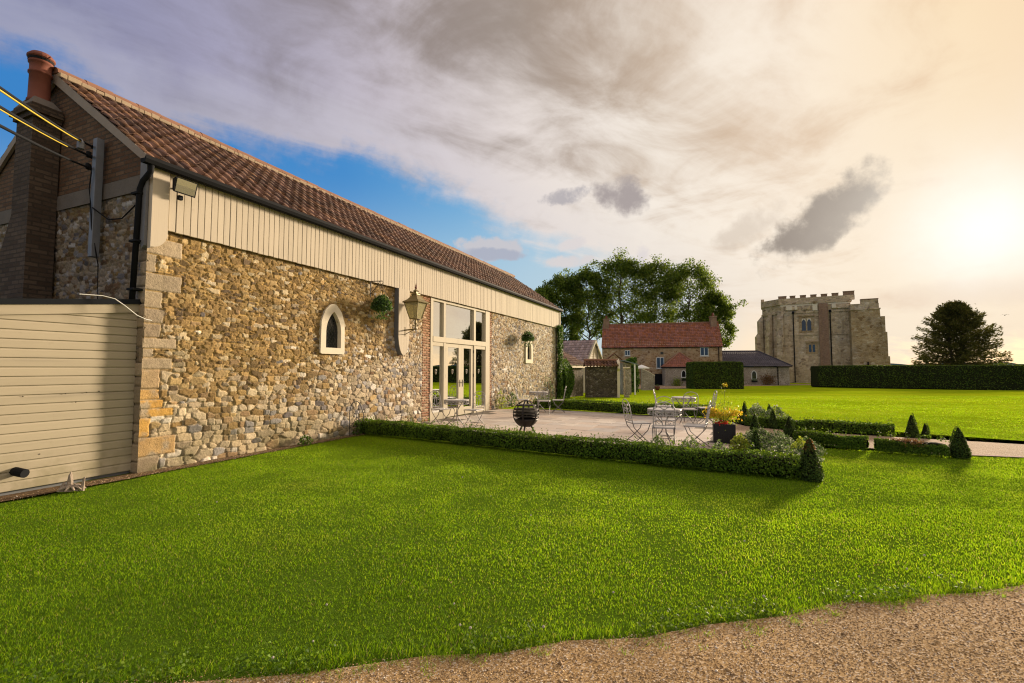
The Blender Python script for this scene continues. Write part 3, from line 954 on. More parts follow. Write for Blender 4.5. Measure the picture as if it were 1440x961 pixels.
def rubble(us, zs, seed, quoin=None, jambs=(), tone='front'):
    """irregular coursed rubble on the grid us x zs: relief and a colour for every stone"""
    r = np.random.default_rng(seed)
    U, Zg = np.meshgrid(us, zs)
    u0, u1, z0, z1 = us[0], us[-1], zs[0], zs[-1]
    Uw = U + vnoise(U * 2.3, Zg * 2.3, seed + 1, 2) * 0.05 + vnoise(U * 15, Zg * 15, seed + 3, 2) * 0.007
    Zw = Zg + vnoise(U * 1.6, Zg * 2.3, seed + 2, 2) * 0.06 + vnoise(U * 15 + 9, Zg * 15, seed + 4, 2) * 0.006
    F1 = np.full(U.shape, 9.0)
    F2 = np.full(U.shape, 9.0)
    ID = np.zeros(U.shape, int)
    sites = []
    z = z0 - 0.1
    while z < z1 + 0.1:
        base = 0.122 if z < 0.9 else (0.098 if z < 1.6 else 0.076)
        u = u0 - 0.2
        while u < u1 + 0.2:
            thin = tone == 'front' and z > 1.3 and r.random() < 0.95 - abs(u - 1.9) * 0.22
            big = r.random() < (0.18 if z < 1.8 else 0.09)
            h = base * r.uniform(0.75, 1.25) * (1.9 if big else (0.78 if thin else 1.0))
            w = h * (r.uniform(1.0, 1.7) if big else (r.uniform(1.7, 3.4) if thin else r.uniform(1.0, 2.0)))
            sites.append((u + w / 2, z + base * 0.5 + r.normal() * 0.012, w / 2, h / 2, r.normal() * (0.05 if thin else 0.09)))
            u += w * 0.93
        z += base * 0.88
    ns = len(sites)
    for i, (cu, cz, a, b, rot) in enumerate(sites):
        i0, i1 = np.searchsorted(us, (cu - 2.0 * a - .08, cu + 2.0 * a + .08))
        j0, j1 = np.searchsorted(zs, (cz - 2.2 * b - .08, cz + 2.2 * b + .08))
        if i1 <= i0 or j1 <= j0:
            continue
        x, y = Uw[j0:j1, i0:i1] - cu, Zw[j0:j1, i0:i1] - cz
        x, y = x + rot * y, y - rot * x
        p = 4.4
        f = (np.abs(x / a) ** p + np.abs(y / b) ** p) ** (1 / p)
        A, B = F1[j0:j1, i0:i1], F2[j0:j1, i0:i1]
        lt = f < A
        B[:] = np.where(lt, A, np.minimum(B, f))
        ID[j0:j1, i0:i1] = np.where(lt, i, ID[j0:j1, i0:i1])
        A[:] = np.where(lt, f, A)
    sa = np.array(sites)
    edge = np.minimum(F2 - F1, (1.42 - F1) * 1.5)
    brown = [(4, (0.225, 0.148, 0.058)), (4, (0.29, 0.195, 0.078)), (3, (0.165, 0.112, 0.050)), (2.2, (0.36, 0.26, 0.12)), (2.0, (0.42, 0.345, 0.215)), (1.2, (0.12, 0.085, 0.05)), (0.5, (0.48, 0.41, 0.29))]
    pale = [(4, (0.46, 0.38, 0.255)), (3, (0.40, 0.32, 0.20)), (3, (0.36, 0.29, 0.195)), (1.2, (0.55, 0.50, 0.41)), (1.6, (0.28, 0.19, 0.10)), (1, (0.25, 0.235, 0.22)), (0.5, (0.13, 0.115, 0.11))]
    grey = [(3, (0.43, 0.355, 0.25)), (3, (0.37, 0.30, 0.21)), (2, (0.29, 0.21, 0.13)), (1.6, (0.50, 0.46, 0.40)), (1.6, (0.27, 0.255, 0.25)), (1, (0.20, 0.12, 0.06)), (0.8, (0.14, 0.125, 0.12)), (0.5, (0.60, 0.57, 0.52))]
    cb, cp, cg = pick(r, ns, brown), pick(r, ns, pale), pick(r, ns, grey)
    su, sz = sa[:, 0], sa[:, 1]
    nz = vnoise(su * 0.6, sz * 0.6, seed + 9, 3)
    if tone == 'front':
        wb = np.clip(0.9 - np.abs(su - 1.9) * 0.20 + (sz - 1.75) * 0.85 + nz * 1.3, 0.04, 0.95)
        wg = np.clip((su - 3.5) * 0.16 + nz * 0.4, 0, 0.92)
    else:
        wb = np.clip(0.12 + nz * 0.5, 0, 0.5)
        wg = np.full(ns, 0.85)
    t = r.random(ns)
    sc = np.where((t < wb)[:, None], cb, np.where((r.random(ns) < wg)[:, None], cg, cp))
    sc = sc * r.uniform(0.68, 1.15, (ns, 1))
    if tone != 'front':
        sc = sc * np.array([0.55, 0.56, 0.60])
    C = sc[ID]
    off = (r.random(ns) * 0.016 - 0.005)[ID]
    tx, tz = r.normal(size=ns) * 0.08, r.normal(size=ns) * 0.10
    tilt = (Uw - su[ID]) * tx[ID] + (Zw - sz[ID]) * tz[ID]
    k = np.clip((edge - 0.02) / 0.26, 0, 1)
    k = k * k * (3 - 2 * k)
    mw = np.clip((edge - 0.05 - 0.05 * np.clip((Zg - 1.0), 0, 1)) / 0.09, 0, 1)[..., None]
    if tone == 'front':
        warm = np.clip(0.75 - np.abs(U - 2.2) * 0.13 + (Zg - 1.6) * 0.5 + vnoise(U * .7, Zg * .7, seed + 12, 3) * 0.7, 0, 1)[..., None]
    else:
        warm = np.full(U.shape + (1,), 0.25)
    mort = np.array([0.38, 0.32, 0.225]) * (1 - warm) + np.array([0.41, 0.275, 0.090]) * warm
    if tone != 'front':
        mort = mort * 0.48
    C = C * mw + mort * (1 - mw)
    Hh = k * 0.021 + off * mw[..., 0] + tilt * mw[..., 0] + vnoise(U * 26, Zg * 26, seed + 7, 2) * 0.004
    Hh += vnoise(U * 0.7, Zg * 0.7, seed + 8, 2) * 0.012

    def block(a0, a1, b0, b1, col, rad, proud, gap):
        nonlocal Hh, C
        i0, i1 = np.searchsorted(us, (a0, a1))
        j0, j1 = np.searchsorted(zs, (b0, b1))
        if i1 <= i0 or j1 <= j0:
            return
        x, y = Uw[j0:j1, i0:i1], Zg[j0:j1, i0:i1] + (Zw - Zg)[j0:j1, i0:i1] * 0.15
        x = U[j0:j1, i0:i1] + (x - U[j0:j1, i0:i1]) * 0.55 + vnoise(y * 14, y * 0, int(a0 * 97 + b0 * 31) % 999, 2) * .012
        dx = np.minimum(x - a0 if a0 > u0 + 1e-6 else np.full(x.shape, 1.0), a1 - x)
        e = np.minimum(dx, np.minimum(y - b0, b1 - y))
        kk = np.clip((e - gap) / rad, 0, 1)
        kk = kk * kk * (3 - 2 * kk)
        mm = np.clip((e - gap) / (gap + 0.006), 0, 1)[..., None]
        Hh[j0:j1, i0:i1] = kk * proud + vnoise(x * 9, y * 9, seed + 31, 3) * 0.006
        C[j0:j1, i0:i1] = col * mm + mort[j0:j1, i0:i1] * 0.8 * (1 - mm)

    if quoin:
        zq = z0
        q = 0
        while zq < z1:
            hq = r.uniform(0.13, 0.31)
            wq = (r.uniform(0.40, 0.56) if q % 2 else r.uniform(0.22, 0.34)) * quoin
            col = np.array([(0.34, 0.275, 0.185), (0.30, 0.245, 0.17), (0.37, 0.30, 0.205), (0.27, 0.215, 0.145)][r.integers(4)]) * r.uniform(0.85, 1.1)
            Cq = np.broadcast_to(col, U.shape + (3,))
            lich = np.clip(1.5 - np.abs(zq + hq / 2 - 0.85) * 2.1, 0, 1) if tone == 'front' else 0
            i0, i1 = np.searchsorted(us, (u0, u0 + wq))
            j0, j1 = np.searchsorted(zs, (zq, min(zq + hq, z1 + 1)))
            lm = np.clip((vnoise(U[j0:j1, i0:i1] * 5, Zg[j0:j1, i0:i1] * 5, seed + 50, 4) + 0.30) * 3.2, 0, 1)[..., None] * lich
            cc = Cq[j0:j1, i0:i1] * (1 - lm * 0.9) + np.array([0.47, 0.265, 0.055]) * lm * 0.9
            if q % 3 == 2:
                wq *= 0.62
                cc = cc[:, :np.searchsorted(us, u0 + wq) - i0]
            block(u0, u0 + wq, zq, zq + hq, cc, 0.018, 0.024 + r.uniform(-.008, .010), 0.003)
            zq += hq
            q += 1
    for (a0, a1, zt) in jambs:
        zq, q = z0, 0
        while zq < zt:
            a = a0
            first = True
            while a < a1 - 0.03:
                w = 0.115 if (first and q % 2) else 0.225
                first = False
                col = np.array([(0.30, 0.15, 0.085), (0.36, 0.20, 0.12), (0.25, 0.115, 0.065), (0.38, 0.26, 0.17)][r.integers(4)]) * r.uniform(0.85, 1.15)
                block(a, min(a + w, a1), zq, zq + 0.075, col, 0.012, 0.03, 0.005)
                a += w
            zq += 0.075
            q += 1
    return U, Zg, Hh, C


def gothic(s0, s1, z0, zs, zt, n=9):
    """pointed opening: two arcs struck from the springing line"""
    c, hw, h = (s0 + s1) / 2, (s1 - s0) / 2, zt - zs
    Rr = (h * h + hw * hw) / (2 * hw)
    L = [(s0, z0 + (zs - z0) * i / 6) for i in range(6)]
    aend = math.atan2(h, Rr - hw)
    for i in range(n):
        t = aend * i / n
        L.append((s0 + Rr - Rr * math.cos(t), zs + Rr * math.sin(t)))
    return [(c, z0)] + L + [(c, zt)] + [(2 * c - a, b) for a, b in L[::-1]]


def poly_resample(poly, like):
    """points on the outer outline, one for each inner point, by direction from the centre"""
    cx = sum(p[0] for p in like) / len(like)
    cz = sum(p[1] for p in like) / len(like)
    out = []
    for (a, b) in like:
        dx, dz = a - cx, b - cz
        best = None
        n = len(poly)
        for i in range(n):
            (x0, y0), (x1, y1) = poly[i], poly[(i + 1) % n]
            ex, ez = x1 - x0, y1 - y0
            den = dx * ez - dz * ex
            if abs(den) < 1e-12:
                continue
            t = ((x0 - cx) * ez - (y0 - cz) * ex) / den
            q = ((x0 - cx) * dz - (y0 - cz) * dx) / den
            if t > 0 and -1e-6 <= q <= 1 + 1e-6 and (best is None or t < best):
                best = t
        best = best or 1.3
        out.append((cx + dx * best, cz + dz * best))
    return out


def pantile_roof(name, L, slope_len, angle, material, parent, mat4, w=0.235, course=0.30, seg=8, amp=0.028, lip=0.036, seed=5, sag=0.012):
    """S-profile pantiles laid in lapping courses; local x along the eaves, y up the slope"""
    r = np.random.default_rng(seed)
    nt = max(1, int(round(L / w)))
    nu = nt * seg + 1
    u = np.linspace(0, L, nu)
    ph = (np.arange(nu) % seg) / seg * 2 * math.pi
    prof = amp * (np.sin(ph) + 0.35 * np.sin(2 * ph + 0.6))
    nc = max(1, int(round(slope_len / course)))
    c = slope_len / nc
    V, F, T = [], [], []
    b = 0
    tile = np.minimum(np.arange(nu - 1) // seg, nt - 1)
    for k in range(nc):
        jit = np.repeat(r.normal(size=nt) * 0.009, seg)
        jit = np.append(jit, jit[-1])
        lft = np.repeat(r.normal(size=nt) * 0.004, seg)
        lft = np.append(lft, lft[-1])
        y0 = k * c - 0.03 + jit
        rows = [(y0, prof + lip + lft - 0.030), (y0 - 0.002, prof + lip + lft), (np.full(nu, (k + 0.5) * c), prof + lip * 0.5), (np.full(nu, (k + 1) * c + 0.03), prof - 0.004)]
        for yy, hh in rows:
            V.append(np.stack([u, yy, hh], 1))
        tint = np.concatenate([r.random((nt, 2)), np.zeros((nt, 1)), np.ones((nt, 1))], 1)
        for q in range(3):
            i = np.arange(nu - 1)
            F.append(np.stack([b + q * nu + i, b + q * nu + i + 1, b + (q + 1) * nu + i + 1, b + (q + 1) * nu + i], 1))
            T.append(tint[tile])
        b += 4 * nu
    V = np.concatenate(V)
    F = np.concatenate(F)
    V[:, 2] += vnoise(V[:, 0] * .45, V[:, 1] * .6, seed + 5, 3) * sag
    Mx = np.array(mat4)
    V = V @ Mx[:3, :3].T + Mx[:3, 3]
    return mesh_obj(name, V, F, material, parent, attrs={'tint': ('FACE', np.concatenate(T))})


def slope_matrix(origin, xdir, ydir):
    x, y = Vector(xdir).normalized(), Vector(ydir).normalized()
    z = x.cross(y)
    m = Matrix((x, y, z)).transposed().to_4x4()
    m.translation = Vector(origin)
    return m


barn = empty('stone_barn', (BC[0], BC[1], 0), BROT, 'long rubble stone barn with red pantile roof, cream boarding and tall glazed doors', 'barn')


def build_barn():
    # front wall
    s = [0.0]
    while s[-1] < BL:
        s.append(s[-1] + 0.0135 + 0.0009 * s[-1])
    us = np.array(s)
    us[-1] = BL
    zs = np.arange(-0.06, 3.90, 0.0135)
    U, Z, H, C = rubble(us, zs, 40, quoin=1.0, jambs=((7.50, 7.93, 3.9), (12.0, 12.24, 3.9)))
    # patches of dark moss low down
    ms = np.clip((vnoise(U * 1.6, Z * 2.2, 77, 4) - 0.16) * 4, 0, 1) * np.clip(1.0 - Z / 0.75, 0, 1)
    C = C * (1 - 0.6 * ms[..., None]) + np.array([0.07, 0.075, 0.025]) * 0.6 * ms[..., None]
    # rain-washed streaks under the boarding towards the far end
    st = np.clip(vnoise(U * 1.9, Z * 0.12, 88, 3) * 1.6, 0, 1) * np.clip((U - 12) / 3, 0, 1) * np.clip((Z - 0.6) / 1.5, 0, 1)
    C = C * (1 - 0.35 * st[..., None]) + np.array([0.42, 0.39, 0.34]) * 0.35 * st[..., None]
    ny, nx = U.shape
    taper = np.clip(U / 0.03, 0, 1)
    V = np.stack([U - 0.02 * (1 - taper), 0.012 - H, Z], -1).reshape(-1, 3)
    I = np.arange(ny * nx).reshape(ny, nx)
    F = np.stack([I[:-1, :-1], I[:-1, 1:], I[1:, 1:], I[1:, :-1]], -1)
    cu, cz = (U[:-1, :-1] + U[1:, 1:]) / 2, (Z[:-1, :-1] + Z[1:, 1:]) / 2
    hole = (cu > 7.96) & (cu < 11.98)
    for (a, b, c, d) in ((3.56, 4.20, 1.97, 3.02), (15.77, 16.54, 1.89, 2.96)):
        hole |= (cu > a + 0.03) & (cu < b - 0.03) & (cz > c + 0.03) & (cz < d - 0.35)
        hole |= (cu > a + 0.18) & (cu < b - 0.18) & (cz > c + 0.03) & (cz < d - 0.10)
    F = F[~hole].reshape(-1, 4)
    Ca = np.concatenate([C, np.ones(C.shape[:2] + (1,))], -1).reshape(-1, 4)
    mesh_obj('front_wall', V, F, M['rubble'], barn, smooth=True, attrs={'stone': ('POINT', Ca)})
    # gable: rubble below, cement band, brick above
    ds = np.arange(-0.012, BWD, 0.018)
    zs = np.arange(0.0, 4.42, 0.018)
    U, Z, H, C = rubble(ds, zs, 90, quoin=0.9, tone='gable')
    ny, nx = U.shape
    V = np.stack([0.012 - H, np.maximum(U, -0.035), Z], -1).reshape(-1, 3)
    I = np.arange(ny * nx).reshape(ny, nx)
    F = np.stack([I[:-1, :-1], I[1:, :-1], I[1:, 1:], I[:-1, 1:]], -1).reshape(-1, 4)
    Ca = np.concatenate([C, np.ones(C.shape[:2] + (1,))], -1).reshape(-1, 4)
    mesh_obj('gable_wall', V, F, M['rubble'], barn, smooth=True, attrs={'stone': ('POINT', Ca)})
    MB().box(-0.035, 0.25, 0.02, BWD, 4.40, 4.66).build('gable_band', M['cement'], barn)
    zr = lambda d: 4.90 + TAN * d - 0.06
    MB().prism([(0.02, 4.662), (0.02, zr(0.02)), (2.9, zr(2.88)), (BWD, zr(0.02)), (BWD, 4.662)], -0.012, 0.22, 'x').build('gable_brickwork', M['brick'], barn, uv=True)
    # far gable, rear wall, floor: the closed shell behind the glass
    mb = MB()
    mb.prism([(0.03, -0.05), (0.03, zr(0.02)), (2.9, zr(2.88)), (BWD, zr(0.02)), (BWD, -0.05)], BL - 0.3, BL, 'x')
    mb.box(0.05, BL - 0.31, BWD - 0.32, BWD - 0.02, -0.05, 4.7)
    mb.build('rear_wall', M['rub_farm'], barn)
    mb = MB()
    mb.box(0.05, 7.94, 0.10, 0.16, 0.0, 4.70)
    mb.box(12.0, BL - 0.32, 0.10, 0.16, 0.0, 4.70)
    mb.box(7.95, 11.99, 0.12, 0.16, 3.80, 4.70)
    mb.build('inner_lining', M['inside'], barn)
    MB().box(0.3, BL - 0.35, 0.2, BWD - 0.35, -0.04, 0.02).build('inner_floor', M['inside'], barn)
    # boarding
    mb = MB()
    r = random.Random(2)
    x = 0.235
    while x < BL - 0.14:
        w = 0.116
        mb.bbox(x + 0.004, min(x + w - 0.004, BL - 0.13), -0.085 + r.uniform(-.003, .003), -0.045, 3.80 + r.uniform(-.004, .004), 4.79, 0.005)
        x += w
    mb.build('cladding', M['cream'], barn)
    MB().box(0.20, BL - 0.12, -0.044, 0.02, 3.83, 4.79).build('cladding_backing', M['greyboard'], barn)
    for side, x0, x1 in ((0, -0.03, 0.215), (1, BL - 0.125, BL + 0.03)):
        pts = [(x0, 4.79), (x1, 4.79), (x1, 3.74)]
        for i in range(7):
            t = i / 6 * math.pi / 2
            pts.append((x1 - (x1 - x0) * 0.98 * (1 - math.cos(t)) if side == 0 else x1 - (x1 - x0) * 0.9 * (1 - math.cos(t)), 3.74 - 0.26 * math.sin(t)))
        pts.append((x0, 3.46))
        MB().prism(pts, -0.115, -0.03).build('corner_board', M['cream'], barn)
    MB().prism([(-0.030, 4.79), (-0.030, 3.50), (0.02, 3.46), (0.10, 3.60), (0.14, 3.76), (0.14, 4.95)], -0.075, -0.035, 'x').build('corner_return', M['greyboard'], barn)
    # roof
    ang = math.atan(TAN)
    sl = 3.05 / math.cos(ang)
    pantile_roof('roof', BL + 0.16, sl, ang, M['pantile'], barn, slope_matrix((-0.08, -0.16, 4.80), (1, 0, 0), (0, math.cos(ang), math.sin(ang))), seed=3, sag=0.035)
    MB().prism([(-0.12, 4.77), (2.89, 6.91), (5.92, 4.77), (5.92, 4.72), (2.89, 6.86), (-0.12, 4.72)], -0.04, BL + 0.04, 'x').build('roof_deck', M['greyboard'], barn)
    pantile_roof('rear_roof', BL + 0.16, sl, ang, M['pantile'], barn, slope_matrix((BL + 0.08, 5.94, 4.80), (-1, 0, 0), (0, -math.cos(ang), math.sin(ang))), seed=4)
    mb = MB()
    x = -0.09
    r = random.Random(8)
    while x < BL + 0.05:
        w = 0.44
        zt = 7.005 + r.uniform(-.008, .008)
        arc = [(2.89 + 0.165 * math.cos(math.pi * i / 8), zt - 0.05 + 0.135 * math.sin(math.pi * i / 8)) for i in range(9)]
        mb.prism(arc, x + .002, x + w - .004, 'x')
        x += w
    mb.build('ridge_tiles', M['ridge'], barn)
    mb = MB()
    x = -0.08
    while x < BL:
        w = r.uniform(.10, .26)
        mb.bbox(x, x + w, 2.68, 3.10, 6.86, 6.945 + r.uniform(-0.018, .016), .012)
        x += w * .98
    mb.build('ridge_mortar', M['ridge_mortar'], barn)
    # verge boards along both gables
    for x0, x1 in ((-0.082, -0.036), (BL + 0.036, BL + 0.082)):
        V = [(-0.14, 4.70), (-0.14, 4.84), (2.89, 6.985), (5.92, 4.84), (5.92, 4.70), (2.89, 6.80)]
        MB().prism(V, x0, x1, 'x').build('verge_board', M['verge'], barn)
    # gutter and downpipe
    prof = [(-0.255, 4.83), (-0.265, 4.775), (-0.235, 4.725), (-0.185, 4.71), (-0.135, 4.725), (-0.115, 4.775), (-0.12, 4.79), (-0.225, 4.785)]
    MB().prism(prof, -0.22, BL + 0.10, 'x').build('gutter', M['black'], barn)
    MB().tube([(-0.10, -0.19, 4.74), (-0.10, -0.17, 4.62), (-0.10, 0.02, 4.50), (-0.105, 0.08, 4.38), (-0.11, 0.14, 2.66)], 0.04, 10).build('downpipe', M['black'], barn, smooth=True)
    for z in (4.30, 3.55, 2.80):
        MB().bbox(-0.16, -0.02, 0.04, 0.21, z, z + 0.035, .004).build('pipe_clip', M['black'], barn)
    # gothic windows
    for (s0, s1, z0, z1, o0, o1, q0, qs, qt) in ((3.50, 4.24, 1.93, 3.08, 3.655, 4.115, 2.07, 2.42, 2.90), (15.70, 16.60, 1.84, 3.03, 15.90, 16.40, 2.02, 2.42, 2.86)):
        inner = gothic(o0, o1, q0, qs, qt, 16)
        c = (s0 + s1) / 2
        outer = poly_resample([(s0, z0), (s0 + .015, z1 - .42), (s0 + .12, z1 - .17), (c - .10, z1 - .03), (c, z1), (c + .10, z1 - .03), (s1 - .12, z1 - .17), (s1 - .015, z1 - .42), (s1, z0)], inner)
        w = MB().ring(outer, inner, -0.06, 0.14).build('gothic_window', M['surround'], barn)
        MB().prism(inner, 0.05, 0.056).build('pane', M['darkglass'], w)
        mb = MB()
        for k in range(-6, 14):
            for sg in (1, -1):
                a = []
                for i in range(25):
                    z = q0 + (qt - q0) * i / 24
                    x = o0 + k * 0.09 + sg * (z - q0) * 0.6
                    if z < qs:
                        hw = (o1 - o0) / 2
                    else:
                        h2, w2 = qt - qs, (o1 - o0) / 2
                        Rr = (h2 * h2 + w2 * w2) / (2 * w2)
                        hw = w2 - Rr + math.sqrt(max(0, Rr * Rr - (z - qs) ** 2))
                    if abs(x - (o0 + o1) / 2) < hw - 0.005:
                        a.append((x, 0.045, z))
                if len(a) > 2:
                    mb.tube([a[0], a[-1]], 0.0035, 4)
        mb.build('lead_lattice', M['lead'], w)
    # boxed pilaster with a rounded foot beside the lantern
    pts = [(6.155, 3.80), (6.66, 3.80)]
    for i in range(9):
        t = i / 8 * math.pi / 2
        pts.append((6.41 + 0.25 * math.cos(t), 2.60 - 0.64 * math.sin(t)))
    for i in range(1, 9):
        t = math.pi / 2 - i / 8 * math.pi / 2
        pts.append((6.41 - 0.255 * math.cos(t), 2.60 - 0.64 * math.sin(t)))
    MB().prism(pts, -0.13, 0.0).build('pilaster_backing', M['greyboard'], barn)
    mb = MB()
    for k in range(4):
        x0, x1 = 6.165 + k * 0.122, 6.165 + (k + 1) * 0.122 - 0.004
        zb = lambda x: 2.60 - 0.63 * math.sqrt(max(0, 1 - ((x - 6.41) / 0.252) ** 2))
        xs = [x0 + (x1 - x0) * i / 5 for i in range(6)]
        mb.prism([(x0, 3.795), (x1, 3.795)] + [(x, zb(x)) for x in xs[::-1]], -0.150, -0.131)
    mb.build('pilaster_boards', M['cream'], barn)
    # basket brackets
    for s0, zt in ((5.12, 3.84), (15.05, 3.70)):
        mb = MB()
        mb.tube([(s0, -0.05, zt - .42), (s0, -0.05, zt)], 0.012, 6)
        mb.tube([(s0, -0.05, zt - .03), (s0, -0.42, zt - .05)], 0.012, 6)
        mb.tube([(s0, -0.05, zt - .36), (s0, -0.18, zt - .24), (s0, -0.33, zt - .06)], 0.009, 6)
        mb.tube([(s0, -0.42, zt - .05), (s0, -0.44, zt - .09), (s0, -0.41, zt - .12)], 0.008, 6)
        mb.build('basket_bracket', M['iron'], barn)
    # chimney
    ch = MB()
    ch.box(-0.42, -0.04, 2.64, 3.20, 4.30, 5.95)
    ch.box(-0.46, -0.04, 2.60, 3.24, 5.952, 6.03)
    ch.box(-0.50, -0.04, 2.56, 3.28, 6.032, 6.12)
    ch.box(-0.46, -0.04, 2.60, 3.24, 6.122, 6.19)
    ch.prism([(2.64, 0), (2.64, 4.298), (3.20, 4.298), (3.55, 3.6), (3.55, 0)], -0.42, -0.04, 'x')
    cm = ch.build('chimney', M['brick_stack'], barn, uv=True)
    fl = [(-0.46, 2.60), (-0.04, 2.60), (-0.04, 3.24), (-0.46, 3.24)]
    MB().add([(a, b, 6.192) for a, b in fl] + [(a * .6 - .1, (b - 2.92) * .55 + 2.92, 6.36) for a, b in fl], [(0, 1, 5, 4), (1, 2, 6, 5), (2, 3, 7, 6), (3, 0, 4, 7), (4, 5, 6, 7)]).build('flaunching', M['cement'], cm)
    MB().lathe([(.17, 6.30), (.165, 6.36), (.15, 6.38), (.145, 6.83), (.165, 6.84), (.165, 6.87), (.148, 6.88), (.150, 7.02), (.17, 7.03), (.17, 7.07), (.13, 7.07)], 22, (-0.25, 2.92, 0)).build('chimney_pot', M['terracotta'], cm, smooth=True)
    mb = MB().lathe([(.12, 7.06), (.19, 7.13), (.19, 7.16), (.14, 7.22), (.02, 7.25)], 20, (-0.25, 2.92, 0))
    mb.tube([(-0.25, 2.60, 7.10), (-0.25, 3.24, 7.10)], .008, 5)
    mb.build('cowl', M['terracotta'], cm)
    mb = MB().lathe([(.155, 7.065), (.175, 7.07), (.175, 7.125), (.155, 7.13)], 20, (-0.25, 2.92, 0))
    mb.build('cowl_mesh', M['black'], cm)
    # cable post bolted to the gable
    MB().bbox(-0.17, -0.06, 1.19, 1.30, 3.42, 5.40, .006).build('cable_post', M['steelpost'], barn)
    for z in (5.30, 5.13, 4.93):
        mb = MB()
        mb.tube([(-0.11, 1.30, z), (-0.11, 1.40, z)], .012, 6)
        mb.lathe([(.02, -.03), (.035, -.02), (.025, 0), (.035, .02), (.02, .03)], 8, (-0.11, 1.42, z))
        mb.build('cable_hook', M['black'], barn)
    MB().tube([(-0.19, 1.28, 4.92), (-0.20, 1.24, 4.80), (-0.19, 1.30, 4.55), (-0.19, 1.24, 4.30), (-0.17, 1.22, 3.9), (-0.08, 1.17, 3.3), (-0.06, 1.16, 2.4)], .010, 6).build('drop_cable', M['black'], barn)
    MB().tube([(-0.18, 1.20, 4.22), (-0.07, 0.95, 4.02), (-0.06, 0.6, 4.0), (-0.07, 0.25, 4.16)], .011, 6).build('wall_cable', M['black'], barn)


def crest_parts(s, z, y, parent):
    sh = [(-.055, .075), (.055, .075), (.055, -.01), (.04, -.05), (0, -.09), (-.04, -.05), (-.055, -.01)]
    c = MB().prism([(s + a, z + b) for a, b in sh], y - .004, y).build('crest', M['gold'], parent)
    mb = MB()
    mb.prism([(s - .044, z + .064), (s - .004, z + .064), (s - .004, z - .006), (s - .044, z - .012)], y - .0065, y - .0045)
    mb.prism([(s + .004, z + .045), (s + .044, z + .022), (s + .044, z - .012), (s + .004, z - .004)], y - .0065, y - .0045)
    mb.prism([(s - .036, z - .024), (s, z - .012), (s + .036, z - .024), (s, z - .074)], y - .0065, y - .0045)
    mb.build('crest_emblem', M['black'], parent)


def build_glazing():
    f = MB()
    y0, y1 = -0.03, 0.11
    f.box(7.925, 8.055, y0, y1, 0.0, 3.79)
    f.box(11.68, 12.02, y0, y1 - .02, 0.0, 3.79)
    f.box(8.057, 11.678, y0 + .01, y1, 3.715, 3.79)
    f.box(8.057, 11.678, y0 - .01, y1, 2.435, 2.60)
    for a, b in ((8.68, 8.80), (10.74, 10.88)):
        f.box(a, b, y0 + .004, y1, 2.602, 3.713)
        f.box(a + .02, b + .02, y0 + .004, y1, 0.0, 2.433)
    for a, b in ((8.057, 8.698), (10.902, 11.678)):
        f.box(a, b, y0 + .012, y1, 2.31, 2.433)
        f.box(a, b, y0 + .012, y1, 0.0, 0.22)
    scr = f.build('glazed_screen', M['cream_frame'], barn)
    for a, b, c, d in ((8.05, 8.69, 2.595, 3.72), (8.79, 10.75, 2.595, 3.72), (10.87, 11.69, 2.595, 3.72), (8.05, 8.705, 0.21, 2.32), (10.895, 11.69, 0.21, 2.32)):
        MB().box(a, b, 0.055, 0.060, c, d).build('pane', M['glass'], scr)
    for s in (8.36, 11.26):
        crest_parts(s, 1.50, 0.052, scr)
    for a, b, hs in ((8.825, 9.868, 1), (9.872, 10.755, -1)):
        d = MB()
        lo, hi = 0.03, 2.43
        st = 0.17
        d.box(a, a + st, 0.0, .07, lo, hi)
        d.box(b - st, b, 0.0, .07, lo, hi)
        d.box(a + st + .001, b - st - .001, 0.002, .07, 2.30, hi)
        d.box(a + st + .001, b - st - .001, 0.002, .07, lo, 0.27)
        door = d.build('glazed_door', M['cream_frame'], barn)
        MB().box(a + st - .01, b - st + .01, 0.040, 0.045, 0.26, 2.31).build('pane', M['glass'], door)
        crest_parts((a + b) / 2, 1.50, 0.037, door)
        hx = b - .085 if hs > 0 else a + .085
        h = MB()
        h.bbox(hx - .02, hx + .02, -0.008, 0.0, 0.98, 1.22, .003)
        h.tube([(hx, -.006, 1.14), (hx, -.05, 1.14), (hx - hs * .11, -.055, 1.14)], .010, 6)
        h.build('handle', M['black'], door)
        ex = a if hs > 0 else b
        for z in (0.45, 1.3, 2.15):
            MB().bbox(ex - .02, ex + .02, -.018, -.002, z, z + .11, .003).build('hinge', M['black'], door)


build_barn()
build_glazing()

# ------------------------------------------------------------------ boarded shed against the gable
shed = empty('boarded_shed', bw(-1.6, 0.18), BROT, 'low cream boarded lean-to shed with dark flat roof against the barn gable', 'shed')


